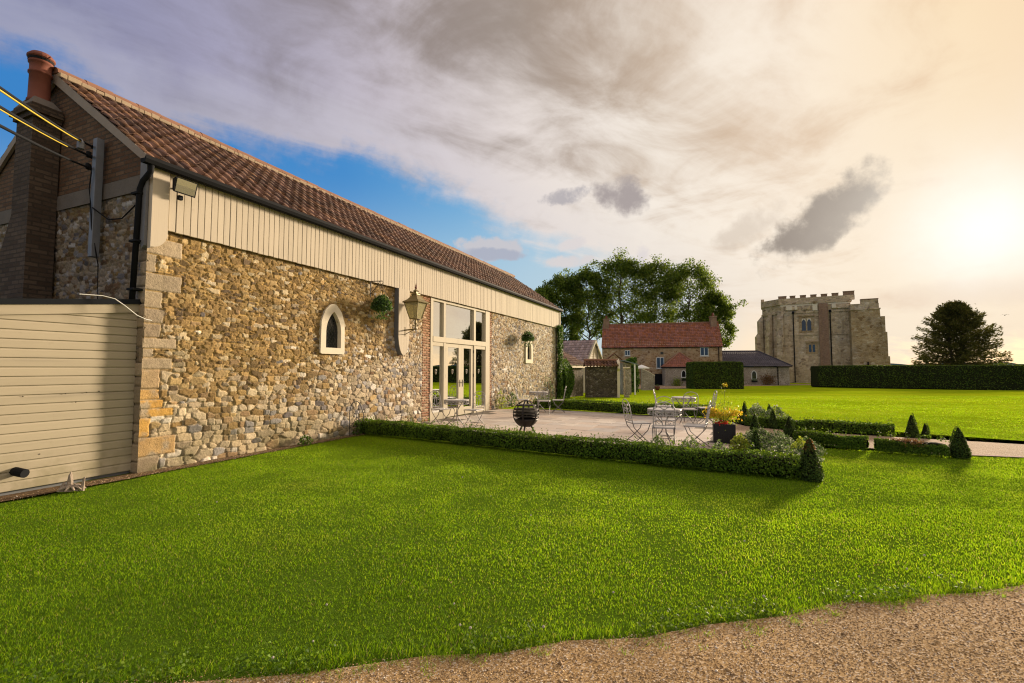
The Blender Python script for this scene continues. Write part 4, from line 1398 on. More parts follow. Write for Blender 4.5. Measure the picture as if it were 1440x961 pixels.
def build_shed():
    o = 1.6   # local x = s + o
    top = lambda s: 2.475 + 0.126 * s
    mb = MB()
    r = random.Random(3)
    k = 0
    z = 0.05
    while z < 2.5:
        z1 = z + 0.121
        # shiplap: the lower lip stands proud, the upper edge is rebated
        ya, yb, yc = -0.022, -0.014, 0.0
        pr = [(ya + .003, z), (ya, z + .006), (ya + .002, z1 - .028), (yb + .008, z1 - .010), (yb + .008, z1), (0.02, z1), (0.02, z)]
        s1 = -0.012
        s0 = max(-3.3, (z1 - .118 - 2.475) / 0.126)
        if s0 < s1 - .05:
            mb.prism(pr, s0 + o, s1 + o, 'x')
        z = z1
    mb.build('shiplap_boards', M['cream_h'], shed)
    MB().prism([(-3.3 + o, 0.0), (-0.01 + o, 0.0), (-0.01 + o, top(0) + .1), (-3.3 + o, top(-3.3) + .1)], 0.021, 5.4).build('shed_body', M['greyboard'], shed)
    MB().prism([(-3.3 + o, top(-3.3) - .005), (-0.012 + o, top(0) - .005), (-0.012 + o, top(0) + .125), (-3.3 + o, top(-3.3) + .125)], -0.052, -0.024).build('fascia', M['cream_h'], shed)
    MB().prism([(-3.35 + o, top(-3.35) + .127), (-0.002 + o, top(0) + .127), (-0.002 + o, top(0) + .20), (-3.35 + o, top(-3.35) + .20)], -0.085, 5.5).build('roof', M['felt'], shed)
    mb = MB().tube([(-1.33 + o, 0.0, 0.29), (-1.33 + o, -0.10, 0.285), (-1.30 + o, -0.19, 0.27)], .055, 12)
    mb.build('vent_pipe', M['black'], shed, smooth=False)
    for s, z in ((-0.86, 1.255), (-0.74, 1.13), (-1.10, .47), (-0.62, 1.26), (-1.3, 1.24), (-0.47, 1.27)):
        mb = MB().lathe([(.008, -.002), (.009, 0)], 7)
        mb.v = [(s + o + a, -0.0235 + c, z + b * .9) for a, b, c in mb.v]
        mb.build('knot', M['bark'], shed)


build_shed()

# ------------------------------------------------------------------ far buildings
def copy_tree(o, parent=None):
    c = o.copy()
    COL.objects.link(c)
    c.parent = parent
    for ch in o.children:
        copy_tree(ch, c)
    return c


def wall_window(parent, x0, x1, z0, z1, y, bars=1, material='window_white', name='window'):
    """casement set in a wall whose face is at y, looking to -y"""
    t = 0.09
    mb = MB()
    mb.box(x0, x0 + t, y - .05, y + .06, z0, z1)
    mb.box(x1 - t, x1, y - .05, y + .06, z0, z1)
    mb.box(x0 + t, x1 - t, y - .048, y + .06, z1 - t, z1)
    mb.box(x0 + t, x1 - t, y - .048, y + .06, z0, z0 + t)
    for i in range(bars):
        c = x0 + (x1 - x0) * (i + 1) / (bars + 1)
        mb.box(c - .05, c + .05, y - .046, y + .06, z0 + t, z1 - t)
    w = mb.build(name, M[material], parent)
    MB().box(x0 + t * .5, x1 - t * .5, y - .012, y - .004, z0 + t * .5, z1 - t * .5).build('pane', M['darkglass'], w)
    MB().box(x0 - .06, x1 + .06, y - .10, y - .051, z0 - .10, z0 - .002).build('sill', M['window_white'], w)
    return w


def gabled(parent, W_, D, eave, ridge, wall_m, roof_m, over=0.25, w=0.30, course=0.34, seg=6, seed=1, base=-0.3, deck=True):
    """walls with gables at both ends of the x axis and a pantiled roof"""
    h = W_ / 2
    MB().prism([(0, base), (D, base), (D, eave), (D / 2, ridge - .08), (0, eave)], -h, h, 'x').build('wall', M[wall_m], parent)
    an = math.atan2(ridge - eave, D / 2)
    sl = (D / 2 + over) / math.cos(an)
    z0 = eave - over * math.tan(an)
    L = W_ + .2
    c, s = math.cos(an), math.sin(an)
    rf = pantile_roof('roof', L, sl, an, M[roof_m], parent, slope_matrix((-h - .1, -over, z0), (1, 0, 0), (0, c, s)), w, course, seg, seed=seed)
    pantile_roof('rear_roof', L, sl, an, M[roof_m], parent, slope_matrix((h + .1, D + over, z0), (-1, 0, 0), (0, -c, s)), w, course, seg, seed=seed + 1)
    MB().prism([(-over + .05, z0 - .05), (D / 2, ridge - .04), (D + over - .05, z0 - .05), (D + over - .05, z0 - .12), (D / 2, ridge - .14), (-over + .05, z0 - .12)], -h - .05, h + .05, 'x').build('eaves_board', M['black'], parent)
    MB().tube([(-h - .1, D / 2, ridge + .03), (h + .1, D / 2, ridge + .03)], .13, 8).build('ridge_tiles', M['ridge'] if roof_m != 'pantile_grey' else M['pantile_grey'], parent)
    return rf


def hipped(parent, x0, x1, y0, y1, eave, ridge, rx0, rx1, roof_m, over=.3, w=.3, course=.34):
    """hipped roof as four clipped slopes with rolled tiles"""
    X0, X1, Y0, Y1 = x0 - over, x1 + over, y0 - over, y1 + over
    ym = (y0 + y1) / 2
    V, F, T = [], [], []
    r = np.random.default_rng(3)

    def slope(a, b, c, d, n):
        # quad strip a-b (eaves) to d-c (ridge); rolls run up the slope
        a, b, c, d = [np.array(q, float) for q in (a, b, c, d)]
        nrm = np.cross(b - a, d - a)
        nrm /= np.linalg.norm(nrm)
        Ln = np.linalg.norm(b - a)
        nt = max(2, int(Ln / w))
        seg = 5
        nu = nt * seg + 1
        hts = max(2, int(np.linalg.norm((d + c) / 2 - (a + b) / 2) / course))
        eu = (b - a) / Ln
        base = len(V)
        for j in range(hts):
            for t in (j / hts, (j + 1) / hts):
                l, rr = a + (d - a) * t, b + (c - b) * t
                ul, ur = (l - a) @ eu, (rr - a) @ eu
                for i in range(nu):
                    u = min(max(Ln * i / (nu - 1), ul), ur)
                    p = l + (rr - l) * ((u - ul) / (ur - ul) if ur - ul > 1e-6 else 0)
                    hgt = .03 * math.sin(i / seg * 2 * math.pi) + (.035 if t == j / hts else 0.0)
                    V.append(p + nrm * hgt)
            for i in range(nu - 1):
                q = base + 2 * j * nu + i
                F.append((q, q + 1, q + nu + 1, q + nu))
                T.append((*r.random(2), 0, 1))

    slope((X0, Y0, eave), (X1, Y0, eave), (rx1, ym, ridge), (rx0, ym, ridge), 1)
    slope((X1, Y1, eave), (X0, Y1, eave), (rx0, ym, ridge), (rx1, ym, ridge), 1)
    slope((X1, Y0, eave), (X1, Y1, eave), (rx1, ym + .01, ridge), (rx1, ym - .01, ridge), 1)
    slope((X0, Y1, eave), (X0, Y0, eave), (rx0, ym - .01, ridge), (rx0, ym + .01, ridge), 1)
    o = mesh_obj('roof', np.array(V), F, M[roof_m], parent, attrs={'tint': ('FACE', np.array(T))})
    mb = MB()
    for p, q in (((X0, Y0, eave), (rx0, ym, ridge)), ((X1, Y0, eave), (rx1, ym, ridge)), ((X0, Y1, eave), (rx0, ym, ridge)), ((X1, Y1, eave), (rx1, ym, ridge))):
        mb.tube([Vector(p) + Vector((0, 0, .04)), Vector(q) + Vector((0, 0, .04))], .10, 6)
    if rx1 - rx0 > .1:
        mb.tube([(rx0, ym, ridge + .04), (rx1, ym, ridge + .04)], .10, 6)
    mb.build('hip_tiles', M['ridge'] if roof_m != 'pantile_grey' else M['pantile_grey'], parent)
    MB().box(X0 + .04, X1 - .04, Y0 + .04, Y1 - .04, eave - .16, eave - .03).build('eaves_board', M['black'], parent)
    return o


def build_farmhouse():
    # front wall faces the lawn, slightly turned
    h = empty('farmhouse', (23.3, 75.0, -1.0), R(-14.8), 'two storey brown stone farmhouse with a wide red pantile roof and two chimneys', 'house')
    gabled(h, 18.0, 7.0, 6.25, 9.95, 'rub_farm', 'pantile_red', .28, .28, .36, 6, 21)
    wall_window(h, -5.45, -4.6, 4.65, 5.5, -.02, 1)
    wall_window(h, 5.85, 7.05, 4.55, 5.85, -.02, 1)
    wall_window(h, -0.62, 0.55, 2.62, 4.35, -.02, 1)
    MB().box(-0.9, 0.4, -.06, .0, 0.0, 1.75).build('door', M['black'], h)
    MB().box(0.02, 0.45, -.14, .0, 4.85, 5.2).build('wall_plaque', M['lead'], h)
    MB().tube([(8.5, -.1, 6.1), (8.5, -.1, .2)], .06, 6).build('downpipe', M['black'], h)
    for x in (-8.5, 8.3):
        c = MB()
        c.box(x - .45, x + .45, 2.8, 4.2, 8.6, 10.75)
        c.box(x - .53, x + .53, 2.72, 4.28, 10.752, 10.95)
        cm = c.build('chimney', M['brick_red'], h, uv=True)
        MB().lathe([(.19, 10.95), (.15, 11.5), (.18, 11.52), (.10, 11.52)], 10, (x, 3.5, 0)).build('chimney_pot', M['terracotta'], cm)
    p = empty('garden_porch', (15.1, 70.5, -1.0), R(-8), 'small gabled porch of red tiles half hidden before the farmhouse wall', 'porch')
    MB().prism([(-1.0, 0), (1.0, 0), (1.0, 3.9), (0, 4.75), (-1.0, 3.9)], 0.1, 2.4).build('wall', M['rub_farm'], p)
    for sg in (-1, 1):
        an = math.atan2(1.0, 1.15)
        if sg > 0:
            mt = slope_matrix((1.2, 0, 3.80), (0, 1, 0), (-math.cos(an), 0, math.sin(an)))
        else:
            mt = slope_matrix((-1.2, 2.6, 3.80), (0, -1, 0), (math.cos(an), 0, math.sin(an)))
        pantile_roof('roof', 2.6, 1.2 / math.cos(an), an, M['pantile_red'], p, mt, .26, .3, 5, seed=50 + sg)
    # square garden pavilion with a pyramid roof
    g = empty('pavilion', (25.0, 70.6, -1.0), R(-12), 'square stone outhouse with pyramid red tiled roof in front of the farmhouse', 'outhouse')
    MB().box(-2.35, 2.5, 0, 4.8, -.3, 2.85).build('wall', M['rub_pale'], g)
    hipped(g, -2.35, 2.5, 0, 4.8, 2.85, 5.0, .07, .09, 'pantile_red', .25, .28, .36)
    def gothic_light(par, c, z0, zs, zt, hw):
        inner = gothic(c - hw, c + hw, z0, zs, zt, 5)
        outer = poly_resample([(c - hw - .12, z0 - .12), (c - hw - .12, zs + .15), (c - hw * .6, zt + .06), (c, zt + .15), (c + hw * .6, zt + .06), (c + hw + .12, zs + .15), (c + hw + .12, z0 - .12)], inner)
        w = MB().ring(outer, inner, -.05, .02).build('window', M['window_white'], par)
        MB().prism(inner, -.012, -.006).build('pane', M['darkglass'], w)
    gothic_light(g, .30, 1.35, 1.85, 2.3, .26)
    b = MB().box(.02, .6, -.30, -.02, .82, 1.02).build('window_box', M['black'], g)
    P = rng.uniform((0, -.34, 1.0), (.62, -.05, 1.22), (70, 3))
    leaf_obj('trailing_plant', P, P * 0 + (0, -1, .4), .13, M['fern'], b)
    P = rng.normal((-.75, -.35, .55), (.32, .12, .32), (300, 3))
    P[:, 2] = np.abs(P[:, 2])
    leaf_obj('wall_shrub', P, P * 0 + (0, -1, .4), .18, M['lime'], g)
    # long low building with a dark glazed roof
    b = empty('low_range', (38.6, 75.2, -1.0), R(-10), 'low stone range with a dark glazed pantile hipped roof beside the tower', 'outbuilding')
    MB().box(-6.6, 4.6, 0, 7.0, -.3, 2.95).build('wall', M['rub_pale'], b)
    hipped(b, -6.6, 4.6, 0, 7.0, 2.98, 5.45, -6.2, 1.2, 'pantile_grey', .35, .30, .38)
    gothic_light(b, -.55, 1.0, 1.75, 2.2, .30)
    bx = MB().box(-.95, -.15, -.32, -.02, .50, .74).build('window_box', M['black'], b)
    P = rng.uniform((-1.0, -.4, .68), (-.1, -.05, 1.0), (90, 3))
    leaf_obj('trailing_plant', P, P * 0 + (0, -1, .3), .14, M['silver'], bx)
    MB().tube([(2.9, -.1, 2.8), (2.9, -.1, 0)], .07, 6).build('downpipe', M['black'], b)
    P = rng.normal((1.4, -.25, .85), (.6, .08, .45), (460, 3))
    P[:, 2] = np.abs(P[:, 2])
    leaf_obj('wall_shrub', P, P * 0 + (0, -1, .3), .19, M['brownleaf'], b)
    # cottage with weatherboarded gable
    c = empty('cottage', (7.56, 44.0, -0.58), R(58), 'cottage with pale weatherboarded gable and pinkish pantile roof beyond the barn', 'cottage')
    gt, hw0, ev = 4.80, 2.05, 2.75
    MB().prism([(-hw0, -.3), (hw0, -.3), (hw0, ev), (0, gt - .06), (-hw0, ev)], 0.02, 0.2).build('gable_wall', M['cream_gable'], c)
    mb = MB()
    z = .9
    while z < gt - .25:
        hw = min(hw0, (gt - .1 - z - .2) / (gt - ev) * hw0)
        mb.prism([(-.035, z), (-.012, z + .20), (0.018, z + .20), (0.018, z)], -hw, hw, 'x')
        z += .2
    mb.build('weatherboards', M['cream_gable'], c)
    an = math.atan2(gt - ev, hw0)
    L = 6.5
    ze = gt - (hw0 + .25) * math.tan(an)
    for sg in (-1, 1):
        if sg < 0:
            mt = slope_matrix((-hw0 - .25, L - .15, ze), (0, -1, 0), (math.cos(an), 0, math.sin(an)))
        else:
            mt = slope_matrix((hw0 + .25, -.15, ze), (0, 1, 0), (-math.cos(an), 0, math.sin(an)))
        pantile_roof('roof', L, (hw0 + .25) / math.cos(an), an, M['pantile_pink'], c, mt, .28, .34, 6, seed=60 + sg)
    MB().box(-hw0 + .02, hw0 - .02, .22, 6.2, -.3, ev).build('wall', M['rub_pale'], c)
    V = [(-hw0 - .3, ze - .06), (0, gt + .02), (hw0 + .3, ze - .06), (hw0 + .2, ze - .2), (0, gt - .2), (-hw0 - .2, ze - .2)]
    MB().prism(V, -.22, -.06).build('verge_board', M['cream_frame'], c)
    MB().tube([(.35, -.16, 2.2), (.35, -.16, 5.2)], .04, 6).build('flue', M['black'], c)


build_farmhouse()


def build_tower():
    t = empty('stone_tower', (53.9, 84.6, -1.0), R(-28), 'medieval stone gatehouse tower with battlements, buttresses and traceried window', 'tower')
    def body(plan, z0, z1, name, m):
        return MB().prism(plan, z0, z1, 'z').build(name, M[m], t)
    main = [(-5.25, 0), (5.25, 0), (5.25, 9.5), (-8.0, 9.5), (-8.3, 3.0)]
    body(main, -.3, 14.2, 'main_wall', 'rub_tower')
    grow = lambda pl, g: [(x + (g if x > 0 else -g), y + (-g if y < 4 else g)) for x, y in pl]
    for z, hgt, g in ((8.55, .22, .10), (12.55, .30, .14), (14.2, .35, .20)):
        body(grow(main, g), z, z + hgt, 'string_course', 'rub_tower')
    # parapet and merlons
    pl = [(-5.6, .05), (5.9, .05), (5.9, .65), (-5.35, .65), (-7.9, 3.4), (-7.9, 9.2), (-8.5, 9.2), (-8.5, 3.1)]
    body(pl, 14.552, 15.35, 'parapet', 'rub_tower')
    for x0, x1, h_ in ((-5.6, -4.3, .40), (-3.75, -2.9, .38), (-2.15, -1.25, .38), (-.55, .35, .38), (1.05, 1.95, .38), (2.65, 3.6, .42), (4.3, 5.88, .62)):
        mm = MB().bbox(x0, x1, .06, .64, 15.352, 15.352 + h_, .03)
        mm.bbox(x0 - .05, x1 + .05, .01, .69, 15.354 + h_, 15.44 + h_, .02)
        mm.build('merlon', M['brick_red'], t, uv=True)
    for k in range(4):
        y0 = 3.6 + k * 1.5
        MB().bbox(-8.48, -7.92, y0, y0 + .8, 15.352, 15.9, .03).build('merlon', M['rub_tower'], t)
    # second, lower battlement ledge corbelled from the face
    for x0, x1 in ((-4.6, -2.6), (-1.9, -.7), (2.5, 5.1)):
        MB().bbox(x0, x1, -.32, -.0, 13.1, 13.75, .03).build('corbel_ledge', M['rub_tower'], t)
    for x0, x1 in ((-4.4, -3.5), (-3.1, -2.7), (2.5, 3.1)):
        MB().bbox(x0, x1, -.36, -.322, 13.2, 13.85, .02).build('pale_stone', M['surround'], t)
    MB().box(-.35, .4, -.30, -.01, 12.9, 14.15).build('pale_stone', M['surround'], t)
    MB().box(-5.3, 5.2, -.06, -.002, 13.9, 14.18).build('pale_stone', M['surround'], t)
    MB().box(-.25, .25, -.42, -.21, 14.1, 14.6).build('gargoyle', M['rub_brown'], t)
    # brick flue rising up the face
    MB().box(.55, 1.95, -.34, -.002, -.3, 14.1).build('brick_flue', M['brick_red'], t, uv=True)
    for x in (-3.35, 2.25):
        MB().tube([(x, -.12, 12.6), (x, -.12, .1)], .085, 7).build('downpipe', M['black'], t)
        MB().bbox(x - .2, x + .2, -.3, -.01, 12.5, 12.9, .03).build('pipe_hopper', M['black'], t)
    # buttresses on the canted side and at the corner
    for (x, y, w_, d_, a) in ((-5.35, -.05, 1.0, .75, -22), (-7.0, 1.4, .9, .9, -48), (-8.35, 3.0, 1.0, 1.3, -75), (-8.25, 6.6, 1.0, 1.4, -90)):
        b = MB()
        pr = [(0, -.3), (-d_ * 1.25, -.3), (-d_ * 1.25, 5.0), (-d_ * .95, 5.5), (-d_ * .95, 8.6), (-d_ * .6, 9.3), (-d_ * .6, 11.6), (0, 12.6)]
        b.prism(pr, -w_ / 2, w_ / 2, 'x')
        ca, sa = math.cos(R(a)), math.sin(R(a))
        b.v = [(x + vx * ca - vy * sa, y + vx * sa + vy * ca, vz) for vx, vy, vz in b.v]
        b.build('buttress', M['rub_tower'], t)
    # blind arch in the canted side
    b = MB()
    gp = gothic(-.55, .55, 1.0, 3.4, 4.6, 5)
    b.prism(gp, -.03, .02)
    a = -47
    ca, sa = math.cos(R(a)), math.sin(R(a))
    b.v = [(-6.2 + vx * ca - vy * sa, .86 + vx * sa + vy * ca, vz) for vx, vy, vz in b.v]
    b.build('blind_arch', M['black'], t)
    # windows: hood, frame, two lights
    def two_light(c, z0, z1, hw, arch, nm):
        fr = MB()
        o = hw + .45
        fr.ring([(c - o, z0 - .35), (c - o, z1 + .35), (c + o, z1 + .35), (c + o, z0 - .35)], [(c - hw, z0), (c - hw, z1), (c + hw, z1), (c + hw, z0)], -.05, .02)
        fr.box(c - o - .12, c + o + .12, -.22, -.052, z1 + .352, z1 + .60)
        fr.box(c - .11, c + .11, -.06, .02, z0, z1)
        w = fr.build(nm, M['rub_brown'], t)
        for sg in (-1, 1):
            a0, a1 = (c - hw, c - .11) if sg < 0 else (c + .11, c + hw)
            if arch:
                inn = gothic(a0, a1, z0, z1 - .75, z1 - .12, 5)
                out = poly_resample([(a0 - .004, z0 - .004), (a0 - .004, z1), (a1 + .004, z1), (a1 + .004, z0 - .004)], inn)
                MB().ring(out, inn, -.045, .01).build('tracery', M['surround'], w)
            MB().box(a0, a1, -.028, -.022, z0, z1).build('pane', M['darkglass'], w)
    two_light(-1.33, 9.35, 11.55, .72, True, 'traceried_window')
    two_light(-.62, 5.55, 6.85, .46, False, 'mullioned_window')
    # projecting stair turret on the right, battered, lower than the main block
    tv = [(4.9, -2.6), (9.4, -2.6), (10.3, 4.0), (4.9, 4.0)]
    top = [(4.95, -2.3), (8.9, -2.3), (9.3, 4.0), (4.95, 4.0)]
    V = [(x, y, -.3) for x, y in tv] + [(x, y, 12.4) for x, y in top]
    MB().add(V, [(3, 2, 1, 0), (4, 5, 6, 7), (0, 1, 5, 4), (1, 2, 6, 5), (2, 3, 7, 6), (3, 0, 4, 7)]).build('turret_wall', M['rub_brown'], t)
    body([(4.85, -2.42), (9.0, -2.42), (9.4, 4.05), (4.85, 4.05)], 12.402, 12.62, 'string_course', 'rub_tower')
    body([(4.95, -2.3), (8.8, -2.3), (9.1, 3.9), (4.95, 3.9)], 12.622, 13.45, 'parapet', 'rub_tower')
    body([(6.4, -2.28), (8.75, -2.28), (8.8, -1.5), (6.4, -1.5)], 13.452, 14.1, 'merlon', 'rub_tower')
    MB().bbox(6.35, 8.8, -2.34, -1.45, 14.102, 14.24, .03).build('merlon', M['brick_red'], t, uv=True)
    for z0, z1, o_ in ((-.3, 4.6, .72), (4.602, 8.6, .5), (8.602, 11.2, .28)):
        MB().prism([(9.0, -2.4), (9.25 + o_, -2.4), (9.25 + o_, -1.0), (9.0, -1.0)], z0, z1, 'z').build('buttress', M['rub_brown'], t)
    MB().prism([(-.1, 2.7), (.1, 2.7), (.1, 3.7), (-.1, 3.7)], -2.62, -2.50).build('arrow_slit', M['black'], t).location = (7.0, 0, 0)


build_tower()


def build_garden_walls():
    # low range in line with the barn, its wall lit by the sun
    g = empty('lean_to_range', (2.75, 26.75, -0.15), BROT, 'low lean-to range with a rusty red pantile roof and flint wall behind the barn', 'outbuilding')
    MB().box(0, 3.2, 0.3, 3.6, -.3, 1.92).build('wall', M['rub_pale'], g)
    an = math.radians(30)
    sl = 3.6 / math.cos(an)
    pantile_roof('roof', 6.4, sl, an, M['pantile'], g, slope_matrix((-.3, .05, 1.97), (1, 0, 0), (0, math.cos(an), math.sin(an))), .26, .32, 6, seed=71)
    MB().box(-.1, 6.0, .1, .29, 1.80, 1.96).build('eaves_board', M['surround'], g)
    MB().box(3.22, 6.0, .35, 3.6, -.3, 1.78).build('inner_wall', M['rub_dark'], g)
    # tile-capped wall stub with a rendered end
    w = empty('coped_wall', (4.45, 28.75, -0.15), R(-2), 'short dark mossy wall capped with red tiles and a rendered end', 'wall')
    MB().box(0, 1.82, 0, .55, -.3, 1.86).build('wall', M['rub_dark'], w)
    for sg in (-1, 1):
        an = math.radians(33)
        mt = slope_matrix((-.1, -.22, 1.90), (1, 0, 0), (0, math.cos(an), math.sin(an))) if sg < 0 else slope_matrix((1.92, .77, 1.90), (-1, 0, 0), (0, -math.cos(an), math.sin(an)))
        pantile_roof('coping_tiles', 2.0, .58, an, M['pantile'], w, mt, .20, .30, 8, amp=.04, seed=80 + sg)
    MB().tube([(-.1, .27, 2.25), (1.95, .27, 2.25)], .085, 8).build('ridge_tiles', M['ridge'], w)
    e = MB()
    e.prism([(-.12, 1.75), (.0, 2.1), (.27, 2.34), (.55, 2.1), (.67, 1.75), (.55, 1.60), (.48, -.3), (.10, -.3), (.04, 1.60)], 1.86, 2.02, 'x')
    e.build('rendered_end', M['surround'], w)
    MB().lathe([(.13, -.01), (.13, .01)], 14, (0, 0, 0)).build('coping_hole', M['black'], w).matrix_basis = Matrix.Translation((2.03, .27, 1.9)) @ Matrix.Rotation(math.pi / 2, 4, 'Y')
    p = empty('gate_pier', (6.78, 28.75, -0.15), R(-4), 'narrow stone gate pier standing just right of the tile-capped wall', 'pier')
    MB().bbox(0, .26, 0, .4, -.3, 1.75, .02).build('shaft', M['rub_pale'], p)
    MB().bbox(-.04, .30, -.04, .44, 1.752, 1.84, .02).build('cap', M['surround'], p)
    # open shelter with blue-grey sheet roof
    s = empty('lean_to_shelter', (8.1, 34.5, -0.35), R(-6), 'small shelter with a sloping blue grey sheet roof on a pale post', 'shelter')
    MB().prism([(0, 2.50), (1.05, 2.18), (1.05, 2.24), (0, 2.56)], 0, 2.4).build('roof', M['bluegrey'], s)
    MB().bbox(.70, .80, .05, .15, -.2, 2.28, .01).build('post', M['white'], s)
    MB().box(-.05, .55, .5, 2.3, -.2, 2.35).build('wall', M['rub_pale'], s)
    # pale garden wall
    g = empty('garden_wall', (14.9, 55.0, -0.95), R(-5), 'pale rubble garden wall beneath the white parasol by the ivy', 'wall')
    MB().prism([(0, -.3), (1.45, -.3), (1.45, 1.7), (.75, 2.15), (0, 2.5)], 0, .4).build('wall', M['rub_pale'], g)
    MB().prism([(0, 2.51), (.75, 2.16), (1.47, 1.71), (1.49, 1.78), (.75, 2.24), (0, 2.6)], -.05, .45).build('coping', M['surround'], g)
    # parasol
    u = empty('parasol', (16.0, 59.0, -0.97), 0, 'white parasol open above the pale garden wall', 'parasol')
    MB().tube([(0, 0, 0), (0, 0, 3.0)], .035, 7).build('pole', M['white'], u)
    mb = MB()
    n = 8
    V = [(0, 0, 3.05)] + [(.95 * math.cos(i * math.pi / 4), .95 * math.sin(i * math.pi / 4), 2.68) for i in range(n)] + [(.95 * math.cos(i * math.pi / 4), .95 * math.sin(i * math.pi / 4), 2.56) for i in range(n)] + [(0, 0, 3.03)]
    F = [(0, 1 + i, 1 + (i + 1) % n) for i in range(n)] + [(1 + i, 9 + i, 9 + (i + 1) % n, 1 + (i + 1) % n) for i in range(n)] + [(17, 9 + (i + 1) % n, 9 + i) for i in range(n)]
    mb.add(V, F).build('canopy', M['white'], u)
    MB().lathe([(.3, 0), (.3, .08), (.05, .14)], 12).build('base', M['cement'], u)
    pt = empty('clay_pot', (16.55, 54.6, -0.93), 0, 'round terracotta pot at the foot of the pale garden wall', 'plant pot')
    MB().lathe([(.16, 0), (.26, .3), (.30, .42), (.30, .5), (.25, .5), (.24, .42)], 16).build('pot', M['terracotta'], pt, smooth=True)
    P = rng.normal((0, 0, .55), (.12, .12, .08), (60, 3))
    leaf_obj('plant', P, P, .12, M['fern'], pt)


build_garden_walls()

# ------------------------------------------------------------------ hedges, topiary, plants
def along(path, n):
    """n random stations on a polyline: points, tangents, arc length"""
    P = np.array(path, float)
    seg = np.linalg.norm(np.diff(P, axis=0), axis=1)
    cum = np.concatenate([[0], np.cumsum(seg)])
    t = rng.random(n) * cum[-1]
    i = np.clip(np.searchsorted(cum, t) - 1, 0, len(seg) - 1)
    f = (t - cum[i]) / seg[i]
    return P[i] + (P[i + 1] - P[i]) * f[:, None], unit(P[i + 1] - P[i]), t


def hedge(name, path, width, height, n, leaf, material, label, group=None, gaps=0.0, seed=1, sprigs=0, legs=False, core=0.80, rag=0.5):
    """a clipped hedge: twiggy core and a skin of leaves, its outline uneven"""
    P, T, t = along(path, n)
    N2 = np.stack([-T[:, 1], T[:, 0]], 1)
    a = vnoise(t * 3.1, t * 0, seed, 3)
    b = vnoise(t * 2.3 + 50, t * 0, seed, 3)
    hw = width / 2 * (1 + 0.22 * a)
    hh = height * (1 + 0.13 * b - gaps * np.clip(vnoise(t * 1.5, t * 0 + 9, seed, 2), 0, 1))
    # points over a rounded section
    phi = rng.random(n) * math.pi * 1.36 - math.pi * 0.18
    p = 5.0
    cx, cz = np.cos(phi), np.sin(phi)
    k = (np.abs(cx) ** p + np.abs(cz) ** p) ** (-1 / p)
    depth = 1 - np.abs(rng.normal(size=n)) * 0.10
    lump = 1 + rag * 0.18 * vnoise(t * 7, phi * 3, seed + 4, 3)
    x = cx * k * hw * depth * lump
    z = np.clip(hh * (0.45 + 0.55 * cz * k * depth * lump), 0.015, None)
    g = gz(P[:, 1])
    X = P + N2 * x[:, None]
    V = np.stack([X[:, 0], X[:, 1], g + z], 1)
    Nn = np.stack([N2[:, 0] * cx, N2[:, 1] * cx, np.clip(cz, -.2, 1) + .15], 1)
    if sprigs:
        sp, sT, st = along(path, sprigs)
        sN = np.stack([-sT[:, 1], sT[:, 0]], 1)
        o = rng.normal(size=sprigs) * width * .3
        hgt = rng.uniform(0.02, 0.13, sprigs)
        for q in range(4):
            V = np.concatenate([V, np.stack([sp[:, 0] + sN[:, 0] * o, sp[:, 1] + sN[:, 1] * o, gz(sp[:, 1]) + height * .97 + hgt * (q + 1) / 4], 1) + rng.normal(size=(sprigs, 3)) * .008])
            Nn = np.concatenate([Nn, np.stack([o * 0, o * 0, o * 0 + 1], 1)])
    LV, LF = leaves(V, Nn, leaf, 0.6, 0.75)
    # core as a chain of sections
    Pc = np.array(path, float)
    L = [Pc[0]]
    for q in range(len(Pc) - 1):
        m_ = max(2, int(np.linalg.norm(Pc[q + 1] - Pc[q]) / .12))
        L += [Pc[q] + (Pc[q + 1] - Pc[q]) * (j + 1) / m_ for j in range(m_)]
    L = np.array(L)
    tc_ = unit(np.gradient(L, axis=0))
    nn = np.stack([-tc_[:, 1], tc_[:, 0]], 1)
    K = 12
    CV = []
    for i in range(len(L)):
        e = 0.86 if 0 < i < len(L) - 1 else 0.6
        for j in range(K):
            ph = 2 * math.pi * j / K
            cx_, cz_ = math.cos(ph), math.sin(ph)
            kk = (abs(cx_) ** 5 + abs(cz_) ** 5) ** (-.2)
            w = width / 2 * core * cx_ * kk * e
            z_ = height * (0.46 + 0.54 * cz_ * kk * core * e)
            if legs and cz_ < 0:
                z_ = height * (0.46 - 0.20)
            CV.append((L[i][0] + nn[i][0] * w, L[i][1] + nn[i][1] * w, gz(L[i][1]) + max(z_, -.02) + rng.normal() * .006))
    CF = []
    for i in range(len(L) - 1):
        for j in range(K):
            CF.append((i * K + j, i * K + (j + 1) % K, (i + 1) * K + (j + 1) % K, (i + 1) * K + j))
    c0 = Pc[len(Pc) // 2]
    g0 = float(gz(c0[1]))
    off = np.array([c0[0], c0[1], g0])
    h = empty(name, tuple(off), 0, label, 'hedge', group)
    mesh_obj('foliage', LV - off, LF, M[material], h)
    mesh_obj('branches', np.array(CV) - off, CF, M['boxcore'], h)
    if legs:
        mb = MB()
        tot = 0
        for i in range(2, len(L) - 1, 3):
            q = L[i] - off[:2]
            mb.tube([(q[0] + random.uniform(-.03, .03), q[1], 0), (q[0], q[1], height * .4)], .012, 5)
        mb.build('stem', M['bark'], h)
    return h


